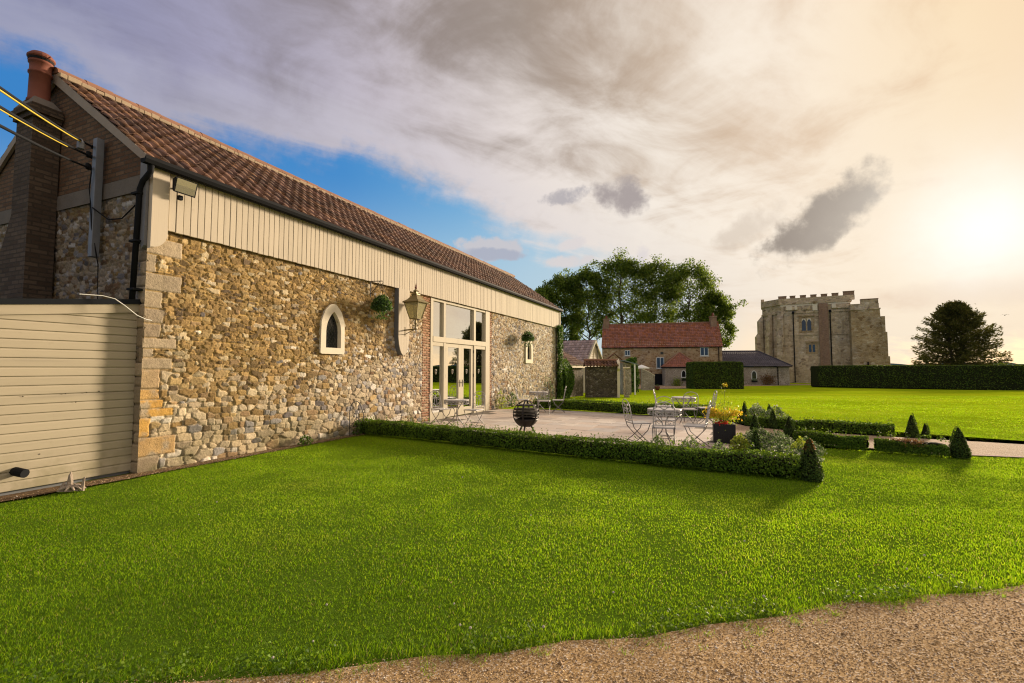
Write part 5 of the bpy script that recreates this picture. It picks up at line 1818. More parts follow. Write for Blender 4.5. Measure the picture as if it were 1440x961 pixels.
def box_hedge(name, cx, cy, rz, w, d, h, n, leaf, material, label, group=None):
    """big clipped block hedge"""
    e = empty(name, (cx, cy, float(gz(cy))), R(rz), label, 'hedge', group)
    A = np.array([w * h, w * h, d * h, d * h, w * d])
    f = rng.choice(5, n, p=A / A.sum())
    u, v = rng.random(n), rng.random(n)
    P = np.zeros((n, 3))
    Nn = np.zeros((n, 3))
    for k, (ax, sg) in enumerate(((1, -1), (1, 1), (0, -1), (0, 1), (2, 1))):
        m_ = f == k
        if ax == 1:
            P[m_] = np.stack([(u[m_] - .5) * w, np.full(m_.sum(), sg * d / 2), v[m_] * h], 1)
        elif ax == 0:
            P[m_] = np.stack([np.full(m_.sum(), sg * w / 2), (u[m_] - .5) * d, v[m_] * h], 1)
        else:
            P[m_] = np.stack([(u[m_] - .5) * w, (v[m_] - .5) * d, np.full(m_.sum(), h)], 1)
        Nn[m_, ax] = sg
    dep = np.abs(rng.normal(size=n)) * .06 - 0.05 * vnoise(P[:, 0] * 1.1 + 7, P[:, 2] * 1.1 + P[:, 1], 5, 3) * 1.6
    P = P - Nn * dep[:, None]
    # rounded shoulders
    c = np.array([0, 0, h * .5])
    q = (P - c) / np.array([w / 2, d / 2, h / 2])
    r_ = (np.abs(q[:, 0]) ** 14 + np.abs(q[:, 1]) ** 14 + np.clip(q[:, 2], 0, None) ** 14) ** (1 / 14)
    P = c + (P - c) / np.maximum(r_, 1.0)[:, None]
    LV, LF = leaves(P, Nn + np.array([0, 0, .2]), leaf, .6, .75)
    mesh_obj('foliage', LV, LF, M[material], e)
    b = .07
    MB().bbox(-w / 2 + b, w / 2 - b, -d / 2 + b, d / 2 - b, -.1, h - b, .1).build('branches', M['boxcore'], e)
    return e


def cone_bush(x, y, r, h, label, material='yew', n=None, seed=0, lean=0.0, group='clipped yew cones in the patio beds', mix=None):
    """clipped topiary cone"""
    n = n or int(2600 * (r / .2) * (h / .7))
    e = empty('topiary_cone', (x, y, 0), 0, label, 'topiary', group)
    t = 1 - np.sqrt(rng.random(n))
    prof = lambda t_: r * np.clip((1 - t_) ** 0.72 * (0.80 + 1.3 * np.clip(t_, 0, .16)), 0.02, None)
    a = rng.random(n) * 2 * math.pi
    rr = prof(t) * (1 + .16 * vnoise(a * 2, t * 5, seed, 3)) * (1 - np.abs(rng.normal(size=n)) * .12)
    P = np.stack([rr * np.cos(a) + lean * t, rr * np.sin(a), .015 + t * h], 1)
    Nn = np.stack([np.cos(a), np.sin(a), np.full(n, .45)], 1)
    LV, LF = leaves(P, Nn, .034, .5, .7)
    mesh_obj('foliage', LV, LF, M[material], e)
    MB().lathe([(prof(q) * .84, q * h * .96 + .01) for q in (0, .1, .25, .45, .65, .85, .97)], 12).build('branches', M['boxcore'], e)
    if mix:
        k = 260
        t = rng.uniform(.72, .98, k)
        a = rng.random(k) * 6.283
        rr = prof(t) * 1.04
        P = np.stack([rr * np.cos(a), rr * np.sin(a), t * h], 1)
        leaf_obj('browned_tip', P, P * (1, 1, 0) + (0, 0, .1), .034, M[mix], e)
    return e


def shrub(name, x, y, z, rad, h, n, leaf, material, label, cat='shrub', group=None, aspect=.5, stems=6, blossom=None):
    e = empty(name, (x, y, z), 0, label, cat, group)
    mb = MB()
    for i in range(stems):
        a = random.uniform(0, 6.28)
        q = (rad * .6 * math.cos(a), rad * .6 * math.sin(a), h * random.uniform(.6, .95))
        mb.tube([(0.02 * math.cos(a), .02 * math.sin(a), 0), (q[0] * .5, q[1] * .5, q[2] * .6), q], [.008, .006, .003], 5)
    mb.build('stem', M['twig'], e)
    a = rng.random(n) * 6.283
    u = rng.random(n) ** .5
    zz = rng.random(n)
    rr = rad * u * np.sqrt(np.clip(1 - (zz * 1.0 - .35) ** 2 / .5, 0.05, 1)) * (1 + .25 * vnoise(a * 2, zz * 4, len(label), 2))
    P = np.stack([rr * np.cos(a), rr * np.sin(a), .03 + zz * h * (1 - .35 * (u ** 2)) * (1 + .2 * vnoise(a * 3, zz * 0, 3, 2))], 1)
    leaf_obj('foliage', P, P * (1, 1, .6) + (0, 0, .1), leaf, M[material], e, aspect=aspect)
    if blossom:
        k = n // 6
        i = rng.choice(n, k, replace=False)
        leaf_obj('blossom', P[i] * 1.06 + (0, 0, .02), P[i] * (1, 1, .6) + (0, 0, .3), leaf * .8, M[blossom], e, aspect=.9)
    return e


hedge('box_hedge', HEDGE_F, .48, .335, 30000, .036, 'box', 'long low box hedge between the front lawn and the patio', None, 0, 3, 420)
hedge('box_hedge', HEDGE_B, .50, .40, 15000, .045, 'box', 'low box hedge along the far side of the patio behind the tables', None, 0, 5, 200)
hedge('box_hedge', HEDGE_R1, .32, .29, 9000, .040, 'box', 'ragged box hedge row along the far side of the gravel path', None, .35, 7, 60, True, .78, 1.2)
hedge('box_hedge', HEDGE_R2A, .30, .29, 6000, .036, 'box', 'ragged short box hedge near side of the gravel path, left of the gap', None, .35, 9, 40, True)
hedge('box_hedge', HEDGE_R2B, .30, .29, 6000, .036, 'box', 'ragged box hedge with browned patch on the near path side, ending at a cone', None, .35, 11, 40, True)
P_, T_, t_ = along([(7.25, 9.12), (7.55, 8.95)], 900)
leaf_obj('browned_patch', np.stack([P_[:, 0] - 7.45, P_[:, 1] - 9.0, rng.uniform(.16, .27, 900)], 1) + rng.normal(size=(900, 3)) * (.03, .08, .01), np.tile((0, -.5, 1), (900, 1)), .036, M['brownleaf'],
         [o for o in bpy.data.objects if o.get('label', '').startswith('ragged box hedge with browned')][0])

box_hedge('clipped_hedge', 26.0, 61.6, -4, 6.3, 3.2, 3.45, 16000, .16, 'hedge', 'tall clipped block hedge in front of the low stone range')
lh = box_hedge('clipped_hedge', 59.5, 53.2, -42.0, 45.0, 3.0, 2.85, 42000, .15, 'hedge', 'very long clipped hedge running right from the tower')

CONES = [
    (7.05, 14.6, .13, .62, 'dark yew cone behind the yellow planter, leftmost at the back of the patio'),
    (8.25, 15.4, .11, .48, 'small yew cone standing alone at the back right of the far flower bed'),
    (6.92, 12.75, .14, .54, 'yew cone at the near right corner of the far flower bed by the path'),
    (5.24, 10.4, .16, .66, 'pointed yew cone at the left back of the white flower bed'),
    (5.98, 10.4, .17, .58, 'broad yew cone at the right back of the white flower bed'),
    (4.02, 7.95, .165, .62, 'yew cone at the front left of the white flower bed behind the hedge'),
    (4.27, 6.93, .185, .60, 'large yew cone with browned tip ending the front hedge'),
    (9.25, 11.15, .15, .56, 'yew cone ending the far hedge row, with a seedling beside it'),
    (8.04, 8.68, .185, .56, 'tall pointed yew cone ending the near hedge row by the gravel path'),
    (6.60, 13.9, .15, .42, 'low rounded yew bush just right of the yellow planter'),
]
for i, (x, y, r_, h_, lb) in enumerate(CONES):
    cone_bush(x, y, r_, h_, lb, seed=i * 7 + 2, lean=random.uniform(-.03, .03), mix='brownleaf' if i == 6 else None)
cone_bush(9.47, 11.05, .10, .36, 'slender yew seedling leaning beside the cone of the far hedge row', seed=91, lean=.05)

BED = [(4.55, 8.15, .34, .36), (4.45, 7.60, .30, .34), (4.95, 8.85, .36, .40), (4.75, 9.50, .34, .42), (5.30, 9.60, .34, .40), (5.45, 8.9, .30, .34), (4.9, 8.1, .28, .30), (5.25, 10.1, .28, .38)]
BEDL = ['behind the front left yew cone', 'beside the large browned cone', 'in the middle of the bed', 'at the left edge of the bed', 'towards the back of the bed', 'near the right edge of the bed', 'low at the front of the bed', 'between the two back cones']
for i, (x, y, r_, h_) in enumerate(BED):
    shrub('flowering_shrub', x, y, 0, r_ * .95, h_ * .80, 1300, .048, 'silver', 'silvery white flowering shrub ' + BEDL[i], 'shrub', 'silvery shrubs in the flower bed', .42, 7, 'silver')
for i, (x, y, r_, h_, lb) in enumerate(((7.25, 14.2, .36, .50, 'silvery white shrub in the far bed, nearer the planter'), (7.75, 14.1, .34, .46, 'silvery white shrub in the far bed, nearer the right cone'), (7.6, 14.9, .34, .46, 'silvery white shrub at the back of the far bed'))):
    shrub('flowering_shrub', x, y, 0, r_, h_, 900, .06, 'silver', lb, 'shrub', 'silvery shrubs in the far bed', .42, 6, 'silver')
for i, (x, y, r_, h_, lb) in enumerate(((2.55, 8.42, .24, .40, 'pale leafy shrub rising behind the front hedge, leftmost of its row'), (3.05, 8.22, .26, .42, 'pale leafy shrub behind the front hedge near the front chairs'),
                                        (3.45, 8.02, .22, .36, 'pale leafy shrub behind the front hedge below the black planter'), (4.98, 8.30, .22, .38, 'lime green shrub at the right edge of the white bed'), (4.35, 9.2, .20, .34, 'lime green shrub left of the white bed by the planter'))):
    shrub('leafy_shrub', x, y, 0, r_, h_, 750, .05, 'lime' if i > 2 else 'silver', lb, 'shrub', 'leafy shrubs edging the patio', .45, 6)
P0 = [(4.45, 11.3), (1.9, 8.75)]

# planter with golden shrub
pl = empty('planter', (4.58, 10.42, 0.02), R(-20), 'square charcoal planter on the patio, a golden leaved shrub growing in it', 'planter')
mb = MB()
mb.ring([(-.215, -.215), (.215, -.215), (.215, .215), (-.215, .215)], [(-.18, -.18), (.18, -.18), (.18, .18), (-.18, .18)], 0, .40, 'y')
mb.v = [(a, c, b) for a, b, c in mb.v]
mb.box(-.18, .18, -.18, .18, .02, .33)
mb.build('pot', M['planter'], pl)
mb = MB()
for k in range(9):
    for sg in (1, -1):
        a = -.20 + k * .05
        mb.box(a, a + .006, -.2195, -.2155, .02, .38) if sg > 0 else mb.box(-.205, .205, -.2195, -.2155, .03 + k * .042, .036 + k * .042)
mb.build('weave', M['iron'], pl)
gs = empty('golden_shrub', (4.58, 10.42, .35), 0, 'golden and orange leaved shrub with thin upright shoots growing in the planter', 'shrub')
mb = MB()
tips = []
for i in range(26):
    a = random.uniform(0, 6.28)
    l = random.uniform(.25, .48)
    q = Vector((math.cos(a) * l * .75, math.sin(a) * l * .75, .12 + l * .55))
    mb.tube([(0, 0, 0), q * .5 + Vector((0, 0, .08)), q], [.007, .005, .002], 5)
    tips.append(q)
shoots = []
for (dx, dy, h_) in ((.06, .02, .95), (-.05, .03, .62), (.14, -.02, .60), (-.16, .0, .52), (.22, .05, .5)):
    mb.tube([(0, 0, 0), (dx * .5, dy, h_ * .5), (dx, dy, h_)], [.007, .005, .002], 5)
    shoots.append(Vector((dx, dy, h_)))
mb.build('stem', M['twig'], gs)
P = np.concatenate([rng.normal(size=(42, 3)) * (.085, .085, .05) + np.array(q) for q in tips])
leaf_obj('foliage', P, P * (1, 1, .4), .050, M['gold_leaf'], gs, aspect=.6)
P = np.concatenate([np.array(q) * rng.uniform(.55, 1, (45, 1)) + rng.normal(size=(45, 3)) * .05 for q in shoots] + [rng.normal(size=(500, 3)) * (.14, .14, .09) + (0, 0, .17)])
leaf_obj('foliage', P, P, .045, M['lime'], gs, aspect=.5)
P = rng.normal(size=(40, 3)) * (.03, .03, .018) + np.array(shoots[0])
leaf_obj('shoot_tip', P, P * 0 + (0, 0, 1), .04, M['gold_leaf'], gs)
P = rng.normal(size=(220, 3)) * (.075, .06, .03) + (-.08, -.10, .07)
gs.scale = (.86, .86, .95)
leaf_obj('red_flower', P, P * 0 + (0, -.4, 1), .04, M['redflower'], gs, aspect=.9)

# ivy at the barn's end and on the wall beyond
def ivy(name, pts_n, label, cat='ivy', leaf=.10):
    P, Nn, st = pts_n
    c = P.mean(0)
    c[2] = P[:, 2].min()
    e = empty(name, tuple(c), 0, label, cat)
    leaf_obj('foliage', P - c, Nn, leaf, M['ivy'], e, aspect=.8, jitter=.55)
    mb = MB()
    for path in st:
        mb.tube([tuple(np.array(q) - c) for q in path], [.02] * (len(path) - 1) + [.008], 5)
    mb.build('stem', M['bark'], e)
    return e


n = 5200
s_ = BL - .62 + rng.random(n) * .66
zz = rng.random(n) * 3.95
keep = rng.random(n) < np.clip(.35 + .65 * (1 - np.abs(s_ - BL + .1) / .5) + .4 * vnoise(s_ * 2, zz * 1.4, 31, 3), .1, 1)
s_, zz = s_[keep], zz[keep]
d_ = -.10 - rng.random(len(s_)) * .16
P = BC + BA * s_[:, None] + BN * d_[:, None]
P = np.column_stack([P, zz])
ivy('ivy', (P, np.tile((*(-BN), .25), (len(P), 1)), [[bw(BL - .2, -.09, 0), bw(BL - .15, -.09, 1.5), bw(BL - .22, -.09, 3.4)], [bw(BL - .35, -.09, 0), bw(BL - .3, -.09, 2)]]), 'ivy climbing the far corner of the barn up to the boarding', leaf=.11)
n = 9000
s_ = BL + .05 + rng.random(n) * 1.75
zz = rng.random(n) * 2.35
prof = 2.3 - .55 * np.clip((s_ - BL - .9) / .9, 0, 1) ** 2 + .12 * vnoise(s_ * 5, s_ * 0, 8, 3)
keep = (zz < prof) & (rng.random(n) < np.clip(1.25 - (s_ - BL) * .35 + .5 * vnoise(s_ * 3, zz * 3, 36, 3), .1, 1))
s_, zz = s_[keep], zz[keep]
d_ = .20 - .35 * np.sin(np.clip(zz / 2.3, 0, 1) * math.pi) * rng.random(len(s_)) - .25
P = BC + BA * s_[:, None] + BN * d_[:, None]
P = np.column_stack([P, zz - .15])
ivy('ivy', (P, np.tile((*(-BN), .3), (len(P), 1)), [[bw(BL + .4, 0.1, -.15), bw(BL + .5, .1, 1.2)], [bw(BL + 1.1, .1, -.15), bw(BL + 1.0, .1, 1.4)]]), 'thick ivy mound over the low flint wall beyond the barn', leaf=.12)
n = 3000
a = rng.random(n) * 6.283
zz = rng.random(n)
rr = (.85 - .35 * zz) * np.sqrt(rng.random(n)) * (1 + .2 * vnoise(a * 2, zz * 3, 4, 2)) * np.where(zz < .25, .75, 1)
P = np.stack([11.0 + rr * np.cos(a), 44.0 + rr * np.sin(a), -.62 + zz * 3.1 + .2 * vnoise(a * 2, zz * 2, 9, 2)], 1)
ivy('ivy_bush', (P, np.stack([np.cos(a), np.sin(a), a * 0 + .4], 1), [[(11, 44, -.6), (11, 44.05, 1.6)]]), 'tall rounded ivy bush beside the small blue roofed shelter', 'bush', .20)

# weeds and roses at the foot of the barn wall right of the doors
for i, (s0, r_, h_, lb) in enumerate(((12.75, .26, .75, 'sparse climbing rose at the wall just right of the glazed doors'), (13.9, .24, .65, 'thin climber low on the barn wall behind the fire globe'), (18.4, .38, 1.25, 'straggling climbing rose on the barn wall below the far arched window'), (3.05, .16, .18, 'small weed tuft at the foot of the barn wall below the near window'), (5.05, .18, .30, 'leafy weed clump against the barn wall beside the hedge end'), (4.6, .14, .35, 'tufted weed beneath the wire plant hoop'))):
    q = bw(s0, -.16)
    shrub('wall_plant', q[0], q[1], 0, r_, h_, 260 if i < 3 else 200, .07 if i < 3 else .05, 'lime' if i == 0 else 'ivy', lb, 'plant', None, .5, 5)

# ------------------------------------------------------------------ trees
def tree(name, x, y, H, spread, label, cat='tree', group=None, seed=1, n_limb=30, clump=90, leaf=.42, bole=.35, base=.30, lean=0.0, material='treeleaf', top=1.0, csize=None):
    r = np.random.default_rng(seed)
    z0 = float(gz(y))
    e = empty(name, (x, y, z0), 0, label, cat, group)
    tb = MB()
    n = 9
    tr = [Vector((lean * (i / n) ** 1.5 * H + r.normal() * .01 * H * (i > 0), r.normal() * .01 * H * (i > 0), H * .87 * i / n)) for i in range(n + 1)]
    tb.tube(tr, [bole * (1 - .88 * i / n) for i in range(n + 1)], 8)
    C = []
    for k in range(n_limb):
        f = base + (0.97 - base) * (k + r.random()) / n_limb
        i = min(int(f * n), n - 1)
        p = tr[i].lerp(tr[i + 1], f * n - i)
        a = k * 2.399 + r.normal() * .4
        prof = math.sin(min(1, (f - base) / (1 - base) * .80 + .20) * math.pi) ** .55
        L = spread * prof * r.uniform(.7, 1.12)
        up = r.uniform(.25, .75) + .5 * f
        d = Vector((math.cos(a), math.sin(a), up)).normalized()
        q1 = p + d * L * .5 + Vector((0, 0, -.02 * L))
        q2 = p + d * L + Vector((r.normal() * .05 * L, r.normal() * .05 * L, .08 * L))
        rb = bole * (1 - f) * .42 + .035
        tb.tube([p, q1, q2], [rb, rb * .6, rb * .2], 6)
        for m_ in range(3):
            t = r.uniform(.35, .95)
            w = p.lerp(q1, t * 2) if t < .5 else q1.lerp(q2, t * 2 - 1)
            d2 = (d + Vector((r.normal() * .7, r.normal() * .7, .25))).normalized()
            w2 = w + d2 * L * r.uniform(.25, .45)
            tb.tube([w, w2], [rb * .35, rb * .1], 4)
            C.append(w2)
        C += [q2, q1.lerp(q2, .6)]
    C += [tr[-1], tr[-1] + Vector((r.normal() * .5, r.normal() * .5, .06 * H)), tr[-1] + Vector((r.normal(), r.normal(), .1 * H))]
    tb.build('trunk', M['bark'], e)
    C = np.array(C)
    cs = csize or spread * .19
    P, Nn = [], []
    for c in C:
        m_ = int(clump * r.uniform(.5, 1.4))
        o = r.normal(size=(m_, 3))
        o = o / np.linalg.norm(o, axis=1, keepdims=True) * (r.random((m_, 1)) ** .45) * cs * r.uniform(.7, 1.25) * np.array([1.15, 1.15, .8])
        P.append(c + o)
        Nn.append(o / cs + np.array([0, 0, .5]))
    P, Nn = np.concatenate(P), np.concatenate(Nn)
    P[:, 2] = np.minimum(P[:, 2], H * top + r.normal(size=len(P)) * .15)
    leaf_obj('crown', P, Nn, leaf, M[material], e, jitter=.9, r=r)
    return e


TREES = [(6.6, 97, 20.5, 5.0, 31, .32), (10.8, 99, 23.6, 5.2, 32, .34), (15.6, 98, 25.0, 5.4, 33, .36), (22.4, 98, 27.4, 6.4, 34, .40),
         (29.6, 99, 27.0, 6.2, 35, .38), (36.4, 98, 25.6, 6.6, 36, .40), (42.6, 99, 20.0, 4.2, 38, .25)]
TL = ['leftmost poplar, partly hidden by the barn roof', 'second poplar from the barn, with a leaning limb', 'poplar behind the gap between cottage and farmhouse', 'tallest poplar, rising over the left half of the farmhouse roof',
      'poplar above the middle of the farmhouse roof', 'wide poplar above the right half of the farmhouse roof', 'thin rightmost poplar beyond the farmhouse end chimney']
for i, (x, y, H, sp, sd, bl) in enumerate(TREES):
    tree('poplar_tree', x, y, H, sp, TL[i], 'tree', 'poplars behind the farmhouse', sd, 42, 62, .44, bl, .34, 0.0, 'treeleaf', 1.0, sp * .23)
tree('poplar_tree', 11.5, 95, 10.0, 2.6, 'short leaning young tree among the poplar trunks above the cottage', 'tree', None, 44, 14, 50, .42, .2, .3, .08)


def conifer(name, x, y, H, spread, label, seed=5, n=230, group=None, gaps=True):
    r = np.random.default_rng(seed)
    z0 = float(gz(y))
    e = empty(name, (x, y, z0), 0, label, 'conifer', group)
    tb = MB()
    for k in range(4):
        a = k * 1.6
        tb.tube([(math.cos(a) * .25, math.sin(a) * .25, 0), (math.cos(a) * spread * .18, math.sin(a) * spread * .18, H * .5), (math.cos(a) * spread * .22, math.sin(a) * spread * .22, H * .86)], [.30, .17, .04], 7)
    P, Nn = [], []
    for k in range(n):
        f = (k + r.random()) / n
        a = k * 2.399 + r.normal() * .3
        prof = max(.10, (1 - (max(0, f - .22) / .80) ** 1.9)) ** .80
        L = spread * prof * r.uniform(.68, 1.14)
        zb = H * (.08 + .84 * f)
        up = .02 + .80 * f ** 1.6 - .25 * (f < .12)
        d = np.array([math.cos(a), math.sin(a), up])
        d /= np.linalg.norm(d)
        start = np.array([0, 0, zb]) - np.array([0, 0, .1 * L])
        tb.tube([tuple(start), tuple(start + d * L * .9)], [.07, .015], 5)
        m_ = 210
        t = r.random(m_) ** .65
        wd = .30 * spread / 6 * (1.25 - t) * 2.0 + .08
        side = np.cross(d, [0, 0, 1])
        side /= np.linalg.norm(side)
        q = start + d * (t * L)[:, None] + side * (r.normal(size=m_) * wd)[:, None] + np.array([0, 0, 1]) * (r.normal(size=m_) * .20 + .22 * t)[:, None]
        P.append(q)
        Nn.append(np.tile(d, (m_, 1)))
    P, Nn = np.concatenate(P), np.concatenate(Nn)
    tb.build('trunk', M['bark'], e)
    # needle sprays point along their branch
    m_ = len(P)
    dd = unit(Nn + .35 * r.normal(size=P.shape))
    bb = unit(np.cross(dd, r.normal(size=P.shape)))
    Ls = (r.uniform(.35, .8, m_) * .62)[:, None]
    V = np.stack([P - dd * Ls * .4, P + bb * Ls * .16, P + dd * Ls * .6, P - bb * Ls * .16], 1).reshape(-1, 3)
    mesh_obj('crown', V, np.arange(4 * m_).reshape(m_, 4), M['conifer'], e)
    return e


conifer('conifer_tree', 69.8, 75.0, 13.4, 6.0, 'broad dark conifer standing alone behind the long hedge')
shrub('hedge_tree', 78.2, 76.5, -1.0, 2.0, 4.0, 1100, .42, 'treeleaf', 'small pale leaved bush right of the dark conifer', 'bush', None, .55, 7)
# trees beyond the right edge that the door glass mirrors
conifer('conifer_tree', 72.5, 57.0, 11.5, 4.6, 'dark conifer beyond the right edge of the picture', 15, 100)
for i, (x, y, H, sp) in enumerate(((66, 40, 9.0, 4.2), (71, 49, 8.5, 4.0), (58, 31, 9.5, 4.4))):
    tree('garden_tree', x, y, H, sp, ['round garden tree right of the picture, nearest the long hedge end', 'round garden tree right of the picture, farthest back', 'round garden tree right of the picture, nearest the lawn'][i], 'tree', 'trees mirrored in the door glass', 60 + i, 18, 60, .40, .25, .22)

# ------------------------------------------------------------------ things on and about the barn
def lantern():
    # iron arm from the boxed pilaster carries a tapering four sided lantern
    q = bw(6.44, -.15, 0)
    e = empty('wall_lantern', (q[0], q[1], 2.66), BROT, 'large verdigris brass lantern on an iron arm fixed to the rounded cream pilaster', 'lamp')
    y = -.40
    a = MB()
    a.tube([(0, 0, .0), (0, y, .02)], .022, 8)
    a.tube([(0, 0, -.14), (0, -.18, -.06), (0, y + .05, .0)], .012, 6)
    a.bbox(-.05, .05, -.0, .02, -.2, .1, .004)
    a.build('arm', M['bronze'], e)
    s = MB()
    s.lathe([(.03, 0), (.06, .02), (.03, .05), (.022, .16), (.05, .19), (.022, .22), (.02, .33)], 12, (0, y, 0))
    for sg in (-1, 1):
        s.tube([(sg * .02, y, .12), (sg * .12, y, .14), (sg * .15, y, .22), (sg * .10, y, .30), (sg * .13, y, .34)], .009, 6)
        s.tube([(0, y + sg * .02, .12), (0, y + sg * .12, .14), (0, y + sg * .15, .22), (0, y + sg * .10, .30), (0, y + sg * .13, .34)], .009, 6)
    s.build('stem', M['bronze'], e)
    b0, b1, z0, z1 = .13, .255, .34, .84
    fr = MB()
    for sx in (-1, 1):
        for sy in (-1, 1):
            fr.tube([(sx * b0, y + sy * b0, z0), (sx * b1, y + sy * b1, z1)], .012, 6)
    for b, z in ((b0, z0), (b1, z1)):
        for p, q_ in (((-b, -b), (b, -b)), ((b, -b), (b, b)), ((b, b), (-b, b)), ((-b, b), (-b, -b))):
            fr.tube([(p[0], y + p[1], z), (q_[0], y + q_[1], z)], .013, 6)
    fr.build('cage', M['bronze'], e)
    for k in range(4):
        c_, s_ = math.cos(k * math.pi / 2), math.sin(k * math.pi / 2)
        V = []
        for (u, v, z) in ((-b0, -b0, z0), (b0, -b0, z0), (b1, -b1, z1), (-b1, -b1, z1)):
            u, v = u * .97, v * .97
            V.append((u * c_ - v * s_, y + u * s_ + v * c_, z))
        V += [(a_ * .99, y + (b_ - y) * .99, z) for a_, b_, z in V]
        MB().add(V, [(0, 1, 2, 3), (7, 6, 5, 4)]).build('pane', M['lampglass'], e)
    h = MB()
    prev = None
    V, F = [], []
    prof = [(.29, .835), (.30, .855), (.27, .885), (.19, .94), (.13, 1.02), (.085, 1.08), (.10, 1.09), (.10, 1.12), (.05, 1.14), (.05, 1.19), (.075, 1.21), (.03, 1.25), (.02, 1.27)]
    for r_, z in prof:
        for k in range(4):
            t = math.pi / 4 + k * math.pi / 2
            V.append((r_ * 1.414 * math.cos(t), y + r_ * 1.414 * math.sin(t), z))
    for i in range(len(prof) - 1):
        for k in range(4):
            F.append((i * 4 + k, i * 4 + (k + 1) % 4, (i + 1) * 4 + (k + 1) % 4, (i + 1) * 4 + k))
    h.add(V, F + [(3, 2, 1, 0), tuple(len(V) - 4 + k for k in range(4))])
    h.build('hood', M['bronze'], e)
    MB().lathe([(.012, 1.26), (.03, 1.30), (.035, 1.33), (.018, 1.37), (.022, 1.39), (.006, 1.44), (.001, 1.47)], 10, (0, y, 0)).build('finial', M['terracotta'], e, smooth=True)
    MB().lathe([(.03, .36), (.035, .5), (.05, .62), (.02, .70)], 10, (0, y, 0)).build('burner', M['surround'], e)
    e.scale = (.88, .88, .88)


lantern()


def basket(s0, zt, label, sc=1.0):
    q = bw(s0, -.41, zt - .13)
    e = empty('hanging_basket', (q[0], q[1], q[2] - .46 * sc), 0, label, 'hanging basket', 'hanging baskets on the barn wall')
    mb = MB()
    for k in range(3):
        a = k * 2.094 + .4
        mb.tube([(.17 * sc * math.cos(a), .17 * sc * math.sin(a), .02), (0, 0, .46 * sc)], .004, 4)
    mb.build('chain', M['iron'], e)
    mb = MB().lathe([(.02, -.17 * sc), (.10 * sc, -.15 * sc), (.16 * sc, -.07 * sc), (.185 * sc, .02), (.175 * sc, .02), (.10 * sc, -.10 * sc)], 14)
    mb.build('basket', M['boxcore'], e)
    n = 1500
    o = rng.normal(size=(n, 3))
    o = unit(o) * (rng.random((n, 1)) ** .4) * np.array([.27, .27, .20]) * sc
    o[:, 2] -= .12 * sc * (np.hypot(o[:, 0], o[:, 1]) / (.27 * sc)) ** 2
    k = 260
    t = np.stack([rng.normal(size=k) * .10, rng.normal(size=k) * .10, -rng.random(k) * .42], 1) * sc
    P = np.concatenate([o, t])
    leaf_obj('fern', P, P + np.array([0, 0, .1]), .075, M['fern'], e, aspect=.35)


basket(5.12, 3.84, 'fern filled hanging basket beside the lantern pilaster', 1.0)
basket(15.05, 3.70, 'trailing hanging basket near the far arched window', 1.15)


def floodlight():
    q = bw(.34, -.09, 4.52)
    e = empty('floodlight', q, BROT, 'rectangular floodlight mounted under the gutter at the barn corner', 'light')
    MB().tube([(0, 0, 0), (0, -.06, -.02), (0, -.12, 0)], .014, 6).build('bracket', M['black'], e)
    b = MB()
    V = []
    for x, yy, z in ((-.13, -.10, -.07), (.13, -.10, -.07), (.13, -.10, .10), (-.13, -.10, .10), (-.17, -.20, -.13), (.17, -.20, -.13), (.17, -.26, .10), (-.17, -.26, .10)):
        V.append((x, yy, z))
    b.add(V, [(0, 1, 2, 3), (7, 6, 5, 4), (0, 4, 5, 1), (1, 5, 6, 2), (2, 6, 7, 3), (3, 7, 4, 0)])
    b.build('housing', M['black'], e)
    W_ = [(-.15, -.2025, -.112), (.15, -.2025, -.112), (.15, -.258, .085), (-.15, -.258, .085)]
    MB().add(W_ + [(a, b_ - .006, c) for a, b_, c in W_], [(0, 1, 2, 3), (7, 6, 5, 4), (0, 4, 5, 1), (1, 5, 6, 2), (2, 6, 7, 3), (3, 7, 4, 0)]).build('lens', M['lampglass'], e)
    MB().bbox(-.035, .035, -.12, -.06, -.20, -.13, .006).build('sensor', M['black'], e)


floodlight()

# overhead cables from the post to a pole out of sight on the left
def at(px, py, Y):
    u, v = (px - 720) / 671.75, (480.5 - py) / 671.75
    c, s = math.cos(.0565), math.sin(.0565)
    d = Vector((u, c - v * s, s + v * c))
    return Vector((0, 0, 1.6)) + d * (Y / d.y)


